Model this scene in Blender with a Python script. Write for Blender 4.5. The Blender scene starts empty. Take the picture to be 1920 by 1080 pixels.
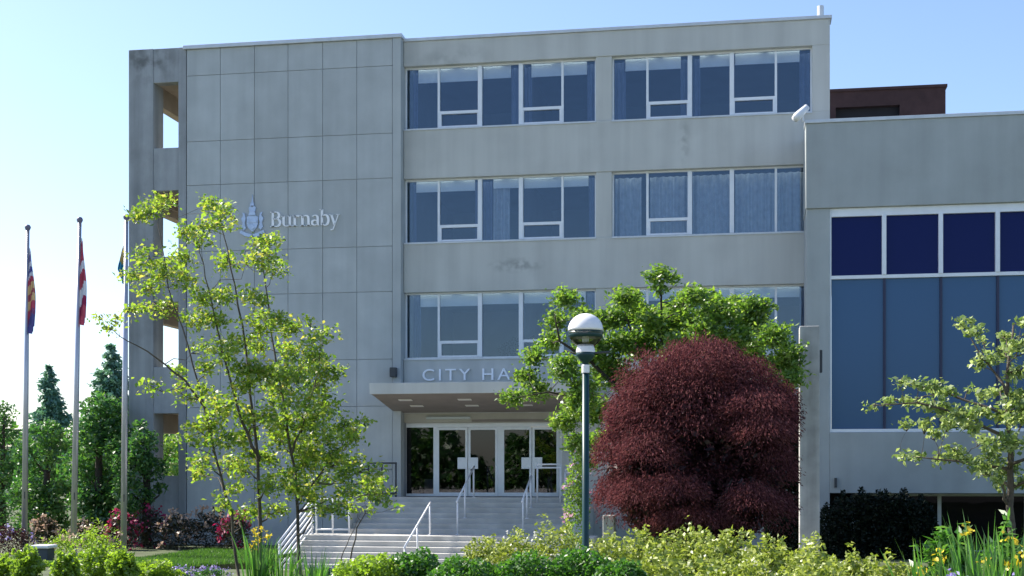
import bpy, math, random
import numpy as np
from mathutils import Vector, Matrix

random.seed(7)
rng = np.random.default_rng(11)
R = math.radians
S = bpy.context.scene
C = S.collection

# ------------------------------------------------------------------ camera, sky, sun, exposure
EYE, FPX, HOR, YAW = 2.3, 2577.0, 887.0, R(9.9)
cam = bpy.data.cameras.new("camera")
cam.sensor_width = 36.0
cam.lens = 36.0 * FPX / 1920.0
cam.shift_y = (HOR - 540.0) / 1920.0
cam.clip_end = 3000.0
cam_o = bpy.data.objects.new("camera", cam)
cam_o.location = (0, 0, EYE)
cam_o.rotation_euler = (R(90), 0, YAW)
C.objects.link(cam_o)
S.camera = cam_o

SUN_EL, SUN_AZ = R(44), R(-73)          # azimuth measured from +Y towards +X
w = bpy.data.worlds.new("World"); S.world = w; w.use_nodes = True
nt = w.node_tree
sky = nt.nodes.new("ShaderNodeTexSky"); sky.sky_type = 'NISHITA'; sky.sun_disc = False
sky.sun_elevation = SUN_EL; sky.sun_rotation = SUN_AZ
sky.air_density = 1.0; sky.dust_density = 1.0; sky.ozone_density = 4.0
wb = nt.nodes.new("ShaderNodeVectorMath"); wb.operation = 'MULTIPLY'; wb.inputs[1].default_value = (1.0, 0.965, 0.985)   # camera white balance
nt.links.new(sky.outputs[0], wb.inputs[0]); nt.links.new(wb.outputs[0], nt.nodes["Background"].inputs[0])
nt.nodes["Background"].inputs[1].default_value = 0.123
sun = bpy.data.lights.new("sun", 'SUN'); sun.energy = 5.0; sun.angle = R(0.5); sun.color = (1.0, 0.94, 0.84)
sun_o = bpy.data.objects.new("sun", sun); C.objects.link(sun_o)
sdir = Vector((math.sin(SUN_AZ) * math.cos(SUN_EL), math.cos(SUN_AZ) * math.cos(SUN_EL), math.sin(SUN_EL)))
sun_o.rotation_euler = sdir.to_track_quat('Z', 'Y').to_euler()
sun_o.location = (-20, 30, 40)
S.view_settings.view_transform = 'Standard'
S.view_settings.look = 'None'
S.view_settings.exposure = 1.0
S.view_settings.gamma = 1.0
S.render.engine = 'CYCLES'
S.cycles.max_bounces = 8
S.cycles.transparent_max_bounces = 8
S.cycles.use_denoising = True

# ------------------------------------------------------------------ measuring helpers (photo measurements -> metres)
def gx(px, Y):
    return Y * math.tan(math.atan((px - 960.0) / FPX) - YAW)
def dep(X, Y):
    return -X * math.sin(YAW) + Y * math.cos(YAW)
def at(px, py, Y):
    X = gx(px, Y)
    return Vector((X, Y, EYE + (HOR - py) * dep(X, Y) / FPX))
def zz(px, py, Y):
    return at(px, py, Y).z
def gz(Y):
    """height of the ground"""
    if Y <= 15: return 0.75
    if Y >= 34: return 0.0
    return 0.75 * (34 - Y) / 19.0

# ------------------------------------------------------------------ node materials
def new_mat(name):
    m = bpy.data.materials.new(name); m.use_nodes = True
    n = m.node_tree.nodes; l = m.node_tree.links
    return m, n, l, n["Principled BSDF"]

def pm(name, col, rough=0.8, var=0.12, scale=1.5, bump=0.0, bscale=40.0, metal=0.0, streak=0.0, island=0.0, spec=0.4, stain=None):
    m, n, l, b = new_mat(name)
    b.inputs["Roughness"].default_value = rough
    b.inputs["Metallic"].default_value = metal
    b.inputs["Specular IOR Level"].default_value = spec
    geo = n.new("ShaderNodeNewGeometry")
    ns = n.new("ShaderNodeTexNoise"); ns.inputs["Scale"].default_value = scale; ns.inputs["Detail"].default_value = 6
    l.new(geo.outputs["Position"], ns.inputs["Vector"])
    rp = n.new("ShaderNodeMapRange"); rp.inputs[1].default_value = 0.3; rp.inputs[2].default_value = 0.7
    rp.inputs[3].default_value = 1 - var; rp.inputs[4].default_value = 1 + var
    l.new(ns.outputs["Fac"], rp.inputs[0])
    fac = rp.outputs[0]
    def mul(a, bsock):
        k = n.new("ShaderNodeMath"); k.operation = 'MULTIPLY'; l.new(a, k.inputs[0]); l.new(bsock, k.inputs[1]); return k.outputs[0]
    if streak > 0:
        mp = n.new("ShaderNodeMapping"); mp.inputs["Scale"].default_value = (2.6, 2.6, 0.16)
        l.new(geo.outputs["Position"], mp.inputs["Vector"])
        n2 = n.new("ShaderNodeTexNoise"); n2.inputs["Scale"].default_value = 1.0; n2.inputs["Detail"].default_value = 5
        l.new(mp.outputs[0], n2.inputs["Vector"])
        r2 = n.new("ShaderNodeMapRange"); r2.inputs[1].default_value = 0.35; r2.inputs[2].default_value = 0.68
        r2.inputs[3].default_value = 1 + streak * 0.4; r2.inputs[4].default_value = 1 - streak
        l.new(n2.outputs["Fac"], r2.inputs[0])
        fac = mul(fac, r2.outputs[0])
    if island > 0:
        r3 = n.new("ShaderNodeMapRange"); r3.inputs[3].default_value = 1 - island; r3.inputs[4].default_value = 1 + island
        l.new(geo.outputs["Random Per Island"], r3.inputs[0])
        fac = mul(fac, r3.outputs[0])
    mx = n.new("ShaderNodeVectorMath"); mx.operation = 'SCALE'
    mx.inputs[0].default_value = col
    l.new(fac, mx.inputs["Scale"])
    out = mx.outputs[0]
    if stain:
        n4 = n.new("ShaderNodeTexNoise"); n4.inputs["Scale"].default_value = 0.45; n4.inputs["Detail"].default_value = 8
        n4.inputs["Roughness"].default_value = 0.7
        l.new(geo.outputs["Position"], n4.inputs["Vector"])
        r4 = n.new("ShaderNodeMapRange"); r4.inputs[1].default_value = 0.5; r4.inputs[2].default_value = 0.75
        r4.inputs[3].default_value = 0.0; r4.inputs[4].default_value = 0.5
        l.new(n4.outputs["Fac"], r4.inputs[0])
        mm = n.new("ShaderNodeMixRGB"); l.new(r4.outputs[0], mm.inputs[0]); l.new(out, mm.inputs[1]); mm.inputs[2].default_value = (*stain, 1)
        out = mm.outputs[0]
    l.new(out, b.inputs["Base Color"])
    if bump > 0:
        n3 = n.new("ShaderNodeTexNoise"); n3.inputs["Scale"].default_value = bscale; n3.inputs["Detail"].default_value = 4
        l.new(geo.outputs["Position"], n3.inputs["Vector"])
        bp = n.new("ShaderNodeBump"); bp.inputs["Strength"].default_value = bump; bp.inputs["Distance"].default_value = 0.02
        l.new(n3.outputs["Fac"], bp.inputs["Height"]); l.new(bp.outputs[0], b.inputs["Normal"])
    return m

def leaf_mat(name, cols, transl=0.5, tboost=(1.7, 1.9, 1.0), gloss=0.06):
    m = bpy.data.materials.new(name); m.use_nodes = True
    n = m.node_tree.nodes; l = m.node_tree.links; n.clear()
    out = n.new("ShaderNodeOutputMaterial")
    geo = n.new("ShaderNodeNewGeometry")
    rp = n.new("ShaderNodeValToRGB")
    els = rp.color_ramp.elements
    while len(els) < len(cols): els.new(0.5)
    for i, c in enumerate(cols):
        els[i].position = i / max(1, len(cols) - 1); els[i].color = (*c, 1)
    l.new(geo.outputs["Random Per Island"], rp.inputs[0])
    d = n.new("ShaderNodeBsdfDiffuse"); t = n.new("ShaderNodeBsdfTranslucent")
    vm = n.new("ShaderNodeVectorMath"); vm.operation = 'MULTIPLY'; vm.inputs[1].default_value = tboost
    l.new(rp.outputs[0], vm.inputs[0]); l.new(rp.outputs[0], d.inputs[0]); l.new(vm.outputs[0], t.inputs[0])
    mx = n.new("ShaderNodeMixShader"); mx.inputs[0].default_value = transl
    l.new(d.outputs[0], mx.inputs[1]); l.new(t.outputs[0], mx.inputs[2])
    g = n.new("ShaderNodeBsdfGlossy"); g.inputs["Roughness"].default_value = 0.45
    m2 = n.new("ShaderNodeMixShader"); m2.inputs[0].default_value = gloss
    l.new(mx.outputs[0], m2.inputs[1]); l.new(g.outputs[0], m2.inputs[2])
    l.new(m2.outputs[0], out.inputs[0])
    return m

def glass_mat(name, tint, refl, rtint=(1, 1, 1), under=None, rough=0.015):
    """window glass: clear tinted (or body-coloured when under is given) with a mirror share"""
    m = bpy.data.materials.new(name); m.use_nodes = True
    n = m.node_tree.nodes; l = m.node_tree.links; n.clear()
    out = n.new("ShaderNodeOutputMaterial")
    if under is None:
        a = n.new("ShaderNodeBsdfTransparent"); a.inputs[0].default_value = (*tint, 1)
    else:
        a = n.new("ShaderNodeBsdfDiffuse"); a.inputs[0].default_value = (*under, 1)
    g = n.new("ShaderNodeBsdfGlossy"); g.inputs[0].default_value = (*rtint, 1); g.inputs["Roughness"].default_value = rough
    geo = n.new("ShaderNodeNewGeometry")
    ns = n.new("ShaderNodeTexNoise"); ns.inputs["Scale"].default_value = 0.6
    l.new(geo.outputs["Position"], ns.inputs["Vector"])
    bp = n.new("ShaderNodeBump"); bp.inputs["Strength"].default_value = 0.05; bp.inputs["Distance"].default_value = 0.05
    l.new(ns.outputs["Fac"], bp.inputs["Height"]); l.new(bp.outputs[0], g.inputs["Normal"])
    lw = n.new("ShaderNodeFresnel"); lw.inputs[0].default_value = 1.5
    ad = n.new("ShaderNodeMath"); ad.operation = 'ADD'; ad.use_clamp = True; ad.inputs[1].default_value = refl
    l.new(lw.outputs[0], ad.inputs[0])
    mx = n.new("ShaderNodeMixShader"); l.new(ad.outputs[0], mx.inputs[0])
    l.new(a.outputs[0], mx.inputs[1]); l.new(g.outputs[0], mx.inputs[2]); l.new(mx.outputs[0], out.inputs[0])
    return m

def emit_mat(name, col, st):
    m, n, l, b = new_mat(name)
    b.inputs["Emission Color"].default_value = (*col, 1); b.inputs["Emission Strength"].default_value = st
    b.inputs["Base Color"].default_value = (col[0] * .3, col[1] * .3, col[2] * .3, 1)
    return m

M = {}
M['concrete'] = pm("concrete", (0.51, 0.52, 0.49), 0.9, 0.07, 0.9, 0.25, 60, streak=0.09, stain=(0.445, 0.45, 0.415))
def add_smudge(m, cx, cy, rx, rz, strength, scale=3.0):
    n = m.node_tree.nodes; l = m.node_tree.links; b = n["Principled BSDF"]
    src = b.inputs["Base Color"].links[0].from_socket
    geo = n.new("ShaderNodeNewGeometry"); mp = n.new("ShaderNodeMapping"); mp.vector_type = 'POINT'
    mp.inputs["Location"].default_value = (-cx / rx, 0, -cy / rz); mp.inputs["Scale"].default_value = (1 / rx, 0, 1 / rz)
    l.new(geo.outputs["Position"], mp.inputs["Vector"])
    ln = n.new("ShaderNodeVectorMath"); ln.operation = 'LENGTH'; l.new(mp.outputs[0], ln.inputs[0])
    r = n.new("ShaderNodeMapRange"); r.inputs[1].default_value = 1.0; r.inputs[2].default_value = 0.2; l.new(ln.outputs["Value"], r.inputs[0])
    ns = n.new("ShaderNodeTexNoise"); ns.inputs["Scale"].default_value = scale; ns.inputs["Detail"].default_value = 6; l.new(geo.outputs["Position"], ns.inputs["Vector"])
    r2 = n.new("ShaderNodeMapRange"); r2.inputs[1].default_value = 0.42; r2.inputs[2].default_value = 0.62; r2.inputs[4].default_value = strength; l.new(ns.outputs["Fac"], r2.inputs[0])
    k = n.new("ShaderNodeMath"); k.operation = 'MULTIPLY'; l.new(r.outputs[0], k.inputs[0]); l.new(r2.outputs[0], k.inputs[1])
    mx = n.new("ShaderNodeMixRGB"); l.new(k.outputs[0], mx.inputs[0]); l.new(src, mx.inputs[1]); mx.inputs[2].default_value = (.10, .105, .10, 1)
    l.new(mx.outputs[0], b.inputs["Base Color"])
q = at(968, 497, 42.0); add_smudge(M['concrete'], q.x, q.z, 1.0, .28, .5, 4.0)
q = at(1283, 265, 42.0); add_smudge(M['concrete'], q.x, q.z, .22, .9, .35, 3.0)
q = at(850, 110, 42.0); add_smudge(M['concrete'], q.x, q.z, 1.6, .5, .3, 2.0)
M['concrete_panel'] = pm("concrete_panel", (0.43, 0.46, 0.46), 0.9, 0.07, 1.2, 0.2, 60, streak=0.08, island=0.04, stain=(0.37, 0.39, 0.385))
M['concrete_frame'] = pm("concrete_frame", (0.32, 0.34, 0.35), 0.9, 0.12, 1.0, 0.25, 60, streak=0.25, stain=(0.14, 0.14, 0.13))
q = at(275, 115, 41.7); add_smudge(M['concrete_frame'], q.x, q.z, 1.3, .95, .75, 2.2)
M['concrete_wing'] = pm("concrete_wing", (0.36, 0.39, 0.385), 0.9, 0.08, 0.8, 0.25, 70, streak=0.07, stain=(0.29, 0.305, 0.29))
M['concrete_post'] = pm("concrete_post", (0.50, 0.49, 0.46), 0.95, 0.18, 2.5, 0.5, 50, streak=0.3, stain=(0.30, 0.29, 0.27))
M['joint'] = pm("joint_dark", (0.32, 0.335, 0.34), 0.95)
M['warm_bounce'] = pm("warm_bounce", (0.36, 0.30, 0.24), 0.9, 0.1, 2)  # brown warmth of bounced sunlight put into the colour
M['soffit'] = pm("soffit_brown", (0.24, 0.21, 0.185), 0.85, 0.1, 2)
M['bulkhead'] = pm("bulkhead", (0.40, 0.38, 0.32), 0.85, 0.08, 2)
M['flashing'] = pm("metal_flashing", (0.55, 0.58, 0.60), 0.45, 0.08, 3, metal=0.4)
M['frame'] = pm("window_frame", (0.74, 0.77, 0.80), 0.4, 0.04, 4, metal=0.1)
M['dark_mullion'] = pm("dark_mullion", (0.022, 0.028, 0.07), 0.4, 0.05, 4)
M['interior'] = pm("interior_wall", (0.13, 0.165, 0.19), 0.9, 0.15, 0.5)
M['interior_pale'] = pm("interior_pale_wall", (0.24, 0.27, 0.30), 0.9, 0.15, 0.5)
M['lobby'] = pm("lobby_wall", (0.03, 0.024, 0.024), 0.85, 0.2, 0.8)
M['blind'] = pm("blind_white", (0.92, 0.92, 0.88), 0.8, 0.04, 3)
M['curtain'] = pm("curtain_blue", (0.16, 0.20, 0.30), 0.9, 0.1, 4)
M['sheer'] = pm("sheer_curtain", (0.50, 0.52, 0.54), 0.9, 0.12, 5)
M['glass'] = glass_mat("window_glass", (0.86, 0.90, 0.95), 0.035, (0.70, 0.85, 1.0))
M['door_glass'] = glass_mat("door_glass", (0.45, 0.46, 0.50), 0.01)
M['basement_glass'] = glass_mat("basement_glass", None, -0.035, under=(0.008, 0.008, 0.012))
M['wing_glass'] = glass_mat("wing_glass", None, 0.015, (0.5, 0.72, 1.0), under=(0.034, 0.080, 0.165), rough=0.18)
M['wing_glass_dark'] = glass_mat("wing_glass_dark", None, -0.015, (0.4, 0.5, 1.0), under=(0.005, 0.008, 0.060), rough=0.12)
M['brick'] = pm("brick_brown", (0.060, 0.032, 0.031), 0.9, 0.2, 2.5, 0.3, 30)
M['dark'] = pm("dark_recess", (0.02, 0.018, 0.022), 0.8)
M['letter'] = pm("letter_metal", (0.86, 0.88, 0.90), 0.4, 0.05, 4, metal=0.0)
M['crest'] = pm("crest_metal", (0.46, 0.55, 0.70), 0.35, 0.1, 6, metal=0.3)
M['steps'] = pm("step_concrete", (0.50, 0.485, 0.45), 0.9, 0.14, 2.0, 0.2, 50)
M['white_metal'] = pm("white_painted_metal", (0.75, 0.76, 0.78), 0.4, 0.05, 5)
M['dark_metal'] = pm("dark_metal", (0.05, 0.055, 0.06), 0.5)
M['pole'] = pm("aluminium_pole", (0.46, 0.46, 0.50), 0.35, 0.05, 3, metal=0.6)
M['lamp_green'] = pm("lamp_green_paint", (0.006, 0.040, 0.044), 0.35, 0.1, 6)
M['lamp_white'] = pm("lamp_white_dome", (0.82, 0.80, 0.79), 0.3, 0.02, 4)
M['lamp_clear'] = glass_mat("lamp_clear_globe", (0.72, 0.76, 0.74), 0.04)
M['finial'] = pm("finial_grey", (0.16, 0.15, 0.22), 0.5)
M['bark'] = pm("bark_grey_brown", (0.10, 0.082, 0.062), 0.95, 0.3, 12, 0.6, 60)
M['bark_dark'] = pm("bark_dark", (0.05, 0.04, 0.033), 0.95, 0.3, 12, 0.6, 60)
M['bin'] = pm("bin_blue_grey", (0.05, 0.065, 0.08), 0.6)
M['leaf_young'] = leaf_mat("leaf_young", [(0.048, 0.115, 0.020), (0.142, 0.248, 0.029), (0.241, 0.326, 0.039), (0.170, 0.264, 0.039), (0.354, 0.326, 0.098)], 0.55, (1.9, 1.9, 1.0))
M['leaf_green'] = leaf_mat("leaf_green", [(0.056, 0.126, 0.022), (0.122, 0.233, 0.033), (0.206, 0.301, 0.044), (0.094, 0.185, 0.033), (0.243, 0.321, 0.066)], 0.5, (1.7, 1.8, 1.0))
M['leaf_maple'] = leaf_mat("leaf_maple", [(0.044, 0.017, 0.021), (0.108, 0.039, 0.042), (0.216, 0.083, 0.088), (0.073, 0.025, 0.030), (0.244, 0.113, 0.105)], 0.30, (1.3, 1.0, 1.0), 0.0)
M['leaf_dogwood'] = leaf_mat("leaf_dogwood", [(0.079, 0.146, 0.031), (0.185, 0.262, 0.063), (0.450, 0.524, 0.217), (0.118, 0.203, 0.045)], 0.45, (1.5, 1.5, 1.1))
M['leaf_dark'] = leaf_mat("leaf_dark", [(0.021, 0.069, 0.025), (0.043, 0.130, 0.038), (0.076, 0.184, 0.045), (0.130, 0.238, 0.042)], 0.35)
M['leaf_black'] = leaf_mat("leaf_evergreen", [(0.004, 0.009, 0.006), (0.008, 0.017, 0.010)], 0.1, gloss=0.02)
M['needle'] = leaf_mat("needle", [(0.082, 0.179, 0.157), (0.128, 0.259, 0.211), (0.162, 0.324, 0.211)], 0.2)
M['leaf_varieg'] = leaf_mat("leaf_variegated", [(0.110, 0.163, 0.015), (0.269, 0.336, 0.038), (0.416, 0.478, 0.095), (0.198, 0.270, 0.032), (0.495, 0.521, 0.211)], 0.4, (1.3, 1.3, 1.0))
M['leaf_hedge'] = leaf_mat("leaf_hedge", [(0.024, 0.081, 0.014), (0.054, 0.162, 0.020), (0.095, 0.216, 0.027), (0.041, 0.121, 0.016)], 0.45, (1.7, 1.8, 1.0))
M['leaf_lime'] = leaf_mat("leaf_lime", [(0.126, 0.201, 0.022), (0.253, 0.340, 0.035), (0.169, 0.262, 0.035)], 0.5)
M['leaf_rhodo'] = leaf_mat("leaf_rhodo", [(0.010, 0.015, 0.008), (0.028, 0.028, 0.014), (0.070, 0.056, 0.032), (0.021, 0.035, 0.014)], 0.25)
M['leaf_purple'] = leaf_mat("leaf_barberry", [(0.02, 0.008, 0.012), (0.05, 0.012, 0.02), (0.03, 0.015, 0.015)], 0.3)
M['blade'] = leaf_mat("iris_blade", [(0.036, 0.120, 0.018), (0.072, 0.192, 0.024), (0.144, 0.264, 0.060)], 0.5, (1.6, 1.7, 1.0))
M['grass'] = leaf_mat("grass_blade", [(0.03, 0.085, 0.012), (0.05, 0.12, 0.015), (0.08, 0.15, 0.02)], 0.5)
M['petal_yellow'] = leaf_mat("petal_yellow", [(0.75, 0.55, 0.02), (0.85, 0.7, 0.05)], 0.4, (1.0, 1.0, 1.0))
M['petal_purple'] = leaf_mat("petal_purple", [(0.22, 0.16, 0.5), (0.38, 0.3, 0.65), (0.5, 0.45, 0.72)], 0.4, (1.0, 1.0, 1.0))
M['petal_red'] = leaf_mat("petal_red", [(0.28, 0.006, 0.05), (0.42, 0.02, 0.12), (0.2, 0.008, 0.03)], 0.35, (1.2, 1.0, 1.0))
M['petal_peach'] = leaf_mat("petal_peach", [(0.48, 0.34, 0.25), (0.6, 0.42, 0.32), (0.36, 0.22, 0.13)], 0.3, (1.0, 1.0, 1.0))
M['petal_pink'] = leaf_mat("petal_pink", [(0.75, 0.4, 0.55), (0.8, 0.62, 0.66), (0.7, 0.22, 0.5)], 0.3, (1.0, 1.0, 1.0))
M['petal_white'] = leaf_mat("petal_white", [(0.75, 0.73, 0.72), (0.8, 0.8, 0.78)], 0.3, (1.0, 1.0, 1.0))
M['warm_lamp'] = emit_mat("lobby_lamp_glow", (1.0, 0.72, 0.38), 1.2)
M['tube_lamp'] = emit_mat("tube_lamp_glow", (0.75, 0.85, 0.8), 0.04)
M['office_lamp'] = emit_mat('office_lamp_glow', (0.88, 1.0, 0.95), 2.2)
M['downlight'] = pm("downlight_diffuser", (0.7, 0.68, 0.62), 0.4)

# ------------------------------------------------------------------ mesh helpers
class MB:
    def __init__(s): s.v = []; s.f = []
    def quad(s, a, b, c, d):
        i = len(s.v); s.v += [tuple(a), tuple(b), tuple(c), tuple(d)]; s.f.append((i, i + 1, i + 2, i + 3))
    def box(s, x0, x1, y0, y1, z0, z1):
        if x1 < x0: x0, x1 = x1, x0
        if y1 < y0: y0, y1 = y1, y0
        if z1 < z0: z0, z1 = z1, z0
        i = len(s.v)
        s.v += [(x0, y0, z0), (x1, y0, z0), (x1, y1, z0), (x0, y1, z0), (x0, y0, z1), (x1, y0, z1), (x1, y1, z1), (x0, y1, z1)]
        for q in ((0, 3, 2, 1), (4, 5, 6, 7), (0, 1, 5, 4), (1, 2, 6, 5), (2, 3, 7, 6), (3, 0, 4, 7)):
            s.f.append(tuple(i + k for k in q))
        return s
    def prism(s, pts, y0, y1):
        """closed polygon of (x, z) pushed from y0 to y1"""
        n = len(pts); i = len(s.v)
        s.v += [(p[0], y0, p[1]) for p in pts] + [(p[0], y1, p[1]) for p in pts]
        s.f.append(tuple(range(i, i + n))); s.f.append(tuple(range(i + 2 * n - 1, i + n - 1, -1)))
        for k in range(n):
            k2 = (k + 1) % n
            s.f.append((i + k, i + n + k, i + n + k2, i + k2))
        return s
    def prism_x(s, pts, x0, x1):
        n = len(pts); i = len(s.v)
        s.v += [(x0, p[0], p[1]) for p in pts] + [(x1, p[0], p[1]) for p in pts]
        s.f.append(tuple(range(i + n - 1, i - 1, -1))); s.f.append(tuple(range(i + n, i + 2 * n)))
        for k in range(n):
            k2 = (k + 1) % n
            s.f.append((i + k, i + k2, i + n + k2, i + n + k))
        return s
    def tube(s, pts, rad, n=8, cap=True):
        pts = [Vector(p) for p in pts]
        if not isinstance(rad, (list, tuple)): rad = [rad] * len(pts)
        i0 = len(s.v)
        up = Vector((0.31, 0.87, 0.38)).normalized()
        for k, p in enumerate(pts):
            t = (pts[min(k + 1, len(pts) - 1)] - pts[max(k - 1, 0)]).normalized()
            a = t.cross(up)
            if a.length < 1e-4: a = t.cross(Vector((1, 0, 0)))
            a.normalize(); b = t.cross(a)
            for j in range(n):
                an = 2 * math.pi * j / n
                s.v.append(tuple(p + (a * math.cos(an) + b * math.sin(an)) * rad[k]))
        for k in range(len(pts) - 1):
            for j in range(n):
                j2 = (j + 1) % n
                s.f.append((i0 + k * n + j, i0 + k * n + j2, i0 + (k + 1) * n + j2, i0 + (k + 1) * n + j))
        if cap:
            s.f.append(tuple(i0 + j for j in range(n - 1, -1, -1)))
            e = i0 + (len(pts) - 1) * n
            s.f.append(tuple(e + j for j in range(n)))
        return s
    def lathe(s, prof, c, n=24):
        i0 = len(s.v)
        for r, z in prof:
            for j in range(n):
                an = 2 * math.pi * j / n
                s.v.append((c[0] + r * math.cos(an), c[1] + r * math.sin(an), c[2] + z))
        for k in range(len(prof) - 1):
            for j in range(n):
                j2 = (j + 1) % n
                s.f.append((i0 + k * n + j, i0 + k * n + j2, i0 + (k + 1) * n + j2, i0 + (k + 1) * n + j))
        return s
    def build(s, name, mat, parent=None, origin=None, bevel=0.0, smooth=False):
        o = link(name, s.v, s.f, mat, parent, origin)
        if bevel > 0:
            b = o.modifiers.new("bevel", 'BEVEL'); b.width = bevel; b.segments = 2; b.limit_method = 'ANGLE'
        if smooth:
            o.data.polygons.foreach_set("use_smooth", [True] * len(o.data.polygons))
        return o

def world_of(o):
    p = Vector((0, 0, 0))
    while o is not None:
        p += o.location; o = o.parent
    return p

def link(name, verts, faces, mat, parent=None, origin=None):
    me = bpy.data.meshes.new(name)
    o = bpy.data.objects.new(name, me); C.objects.link(o)
    if parent is not None:
        o.parent = parent; base = world_of(parent)
    else:
        base = Vector(origin) if origin is not None else Vector((0, 0, 0)); o.location = base
    v = np.asarray(verts, dtype=float).reshape(-1, 3) - np.array(base)
    if isinstance(faces, np.ndarray):
        nf, k = faces.shape
        me.vertices.add(len(v)); me.vertices.foreach_set("co", v.ravel())
        me.loops.add(nf * k); me.loops.foreach_set("vertex_index", faces.ravel().astype(np.int32))
        me.polygons.add(nf); me.polygons.foreach_set("loop_start", np.arange(0, nf * k, k, dtype=np.int32))
        me.update(calc_edges=True)
    else:
        me.from_pydata([tuple(p) for p in v], [], faces); me.update()
    me.materials.append(mat)
    return o

def tag(o, label=None, cat=None, group=None, kind=None):
    if label: o['label'] = label
    if cat: o['category'] = cat
    if group: o['group'] = group
    if kind: o['kind'] = kind
    return o

def thing(name, label, cat, loc=(0, 0, 0), group=None):
    o = bpy.data.objects.new(name, None); C.objects.link(o); o.location = loc; o.empty_display_size = 0.3
    return tag(o, label, cat, group)

# ------------------------------------------------------------------ leaves
def unit(a):
    return a / np.maximum(np.linalg.norm(a, axis=1, keepdims=True), 1e-9)

def leaves(name, cen, length, width, mat, parent=None, origin=None, droop=0.0, flat=0.5, dirs=None, fold=0.15):
    n = len(cen)
    if dirs is None:
        dirs = rng.normal(size=(n, 3)); dirs[:, 2] = dirs[:, 2] * (1 - flat * 0.6) - droop
    dirs = unit(dirs)
    nor = rng.normal(size=(n, 3)); nor[:, 2] += flat * 2.0
    side = unit(np.cross(dirs, nor)); nor = np.cross(side, dirs)
    L = (length * rng.uniform(0.45, 1.35, n))[:, None]; W = (width * rng.uniform(0.7, 1.2, n))[:, None]
    v = np.empty((n, 4, 3))
    v[:, 0] = cen - dirs * L * 0.5
    v[:, 1] = cen + side * W * 0.5 + nor * W * fold - dirs * L * 0.05
    v[:, 2] = cen + dirs * L * 0.5 - nor * L * 0.05
    v[:, 3] = cen - side * W * 0.5 + nor * W * fold - dirs * L * 0.05
    return link(name, v.reshape(-1, 3), np.arange(n * 4).reshape(n, 4), mat, parent, origin)

def sprays(centers, radii, per, sub, srad, squash=0.8, shell=0.4):
    """leaf centres gathered in small sprays inside ellipsoid clusters"""
    out = []
    for c, r in zip(centers, radii):
        for _ in range(max(1, int(round(sub * (r / 0.3) ** 1.6)))):
            d = rng.normal(size=3); d /= np.linalg.norm(d)
            rr = r * (shell + (1 - shell) * rng.random()) if rng.random() < 0.75 else r * rng.random()
            sc = np.array(c) + d * rr * np.array([1, 1, squash])
            k = max(2, int(rng.poisson(per)))
            out.append(sc + rng.normal(size=(k, 3)) * srad * np.array([1, 1, 0.7]))
    return np.vstack(out)

def ellip(c, r, n, shell=0.65, top=0.0, lump=0.0):
    d = unit(rng.normal(size=(n, 3)))
    if top: d[:, 2] = np.where(rng.random(n) < top, np.abs(d[:, 2]), d[:, 2])
    k = shell + (1 - shell) * rng.random(n) ** 0.6
    if lump:
        ph = rng.uniform(0, 6.28, 6)
        k *= 1 + lump * (np.sin(5 * d[:, 0] + ph[0]) * np.sin(4 * d[:, 1] + ph[1]) + np.sin(7 * d[:, 2] + ph[2]) * np.sin(6 * d[:, 0] + ph[3]) + 0.7 * np.sin(11 * d[:, 0] + ph[4]) * np.sin(9 * d[:, 2] + ph[5]))
    return np.array(c) + d * k[:, None] * np.array(r)

def wob(p, q, n=5, amp=0.06):
    p, q = Vector(p), Vector(q); L = (q - p).length
    out = []
    for i in range(n):
        t = i / (n - 1)
        o = Vector((random.gauss(0, 1), random.gauss(0, 1), random.gauss(0, 1))) * amp * L * math.sin(math.pi * t)
        out.append(p.lerp(q, t) + o)
    return out

# ================================================================== SETTING
ys = [-400, -60, 5, 15, 18, 21, 24, 27, 28, 31, 34, 37.9, 38, 60, 120, 900]
xs = [-900, -120, -60, -30, -20, -14.21, -14.2, -10, -5, 0, 2.2, 2.21, 10, 20, 30, 60, 120, 900]
gv = [(x, y, -0.66 if 31 <= y < 38 and -14.205 < x < 2.205 else gz(y)) for y in ys for x in xs]
nx = len(xs)
gf = [(j * nx + i, j * nx + i + 1, (j + 1) * nx + i + 1, (j + 1) * nx + i) for j in range(len(ys) - 1) for i in range(nx - 1)]
M['ground'] = pm("ground_soil_grass", (0.075, 0.095, 0.04), 0.95, 0.35, 0.7, 0.4, 25, stain=(0.07, 0.05, 0.035))
M['paving'] = pm("paving", (0.40, 0.385, 0.37), 0.9, 0.15, 1.5, 0.2, 40)
tag(link("ground", gv, gf, M['ground']), "garden soil and grass ground sloping gently down to the building", "ground", kind='structure')
pv = MB()
def pave(x0, x1, y0, y1):
    pv.quad((x0, y0, gz(y0) + 0.012), (x1, y0, gz(y0) + 0.012), (x1, y1, gz(y1) + 0.012), (x0, y1, gz(y1) + 0.012))
pv.quad((-14.1, 31.1, -.648), (2.1, 31.1, -.648), (2.1, 37.8, -.648), (-14.1, 37.8, -.648))
pave(-70, 70, -70, 5); pave(-70, 70, 5, 9.5)  # unseen paving behind the camera, added to bounce sun onto the facade
tag(pv.build("forecourt_paving", M['paving']), "grey paved forecourt at the foot of the entrance steps and added unseen behind the camera", "paving", kind='structure')

# ================================================================== CITY HALL
YC = 42.0
YP = 41.7
Xl = gx(757, YC); Xr = gx(1556, YC)
hall = thing("city_hall", "four storey grey concrete municipal building with ribbon windows and entrance canopy", "building", (gx(900, YC), YC, 0))
ztop = zz(1150, 51, YC)
heads = [zz(757, 125, YC), zz(757, 336, YC), zz(757, 549, YC)]
sills = [zz(757, 243, YC), zz(757, 456, YC), zz(757, 673, YC)]
DOORZ = 1.56
zdoorhead = zz(757, 797, YC + 0.3)
zcanT = zz(757, 716, YC)

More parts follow.
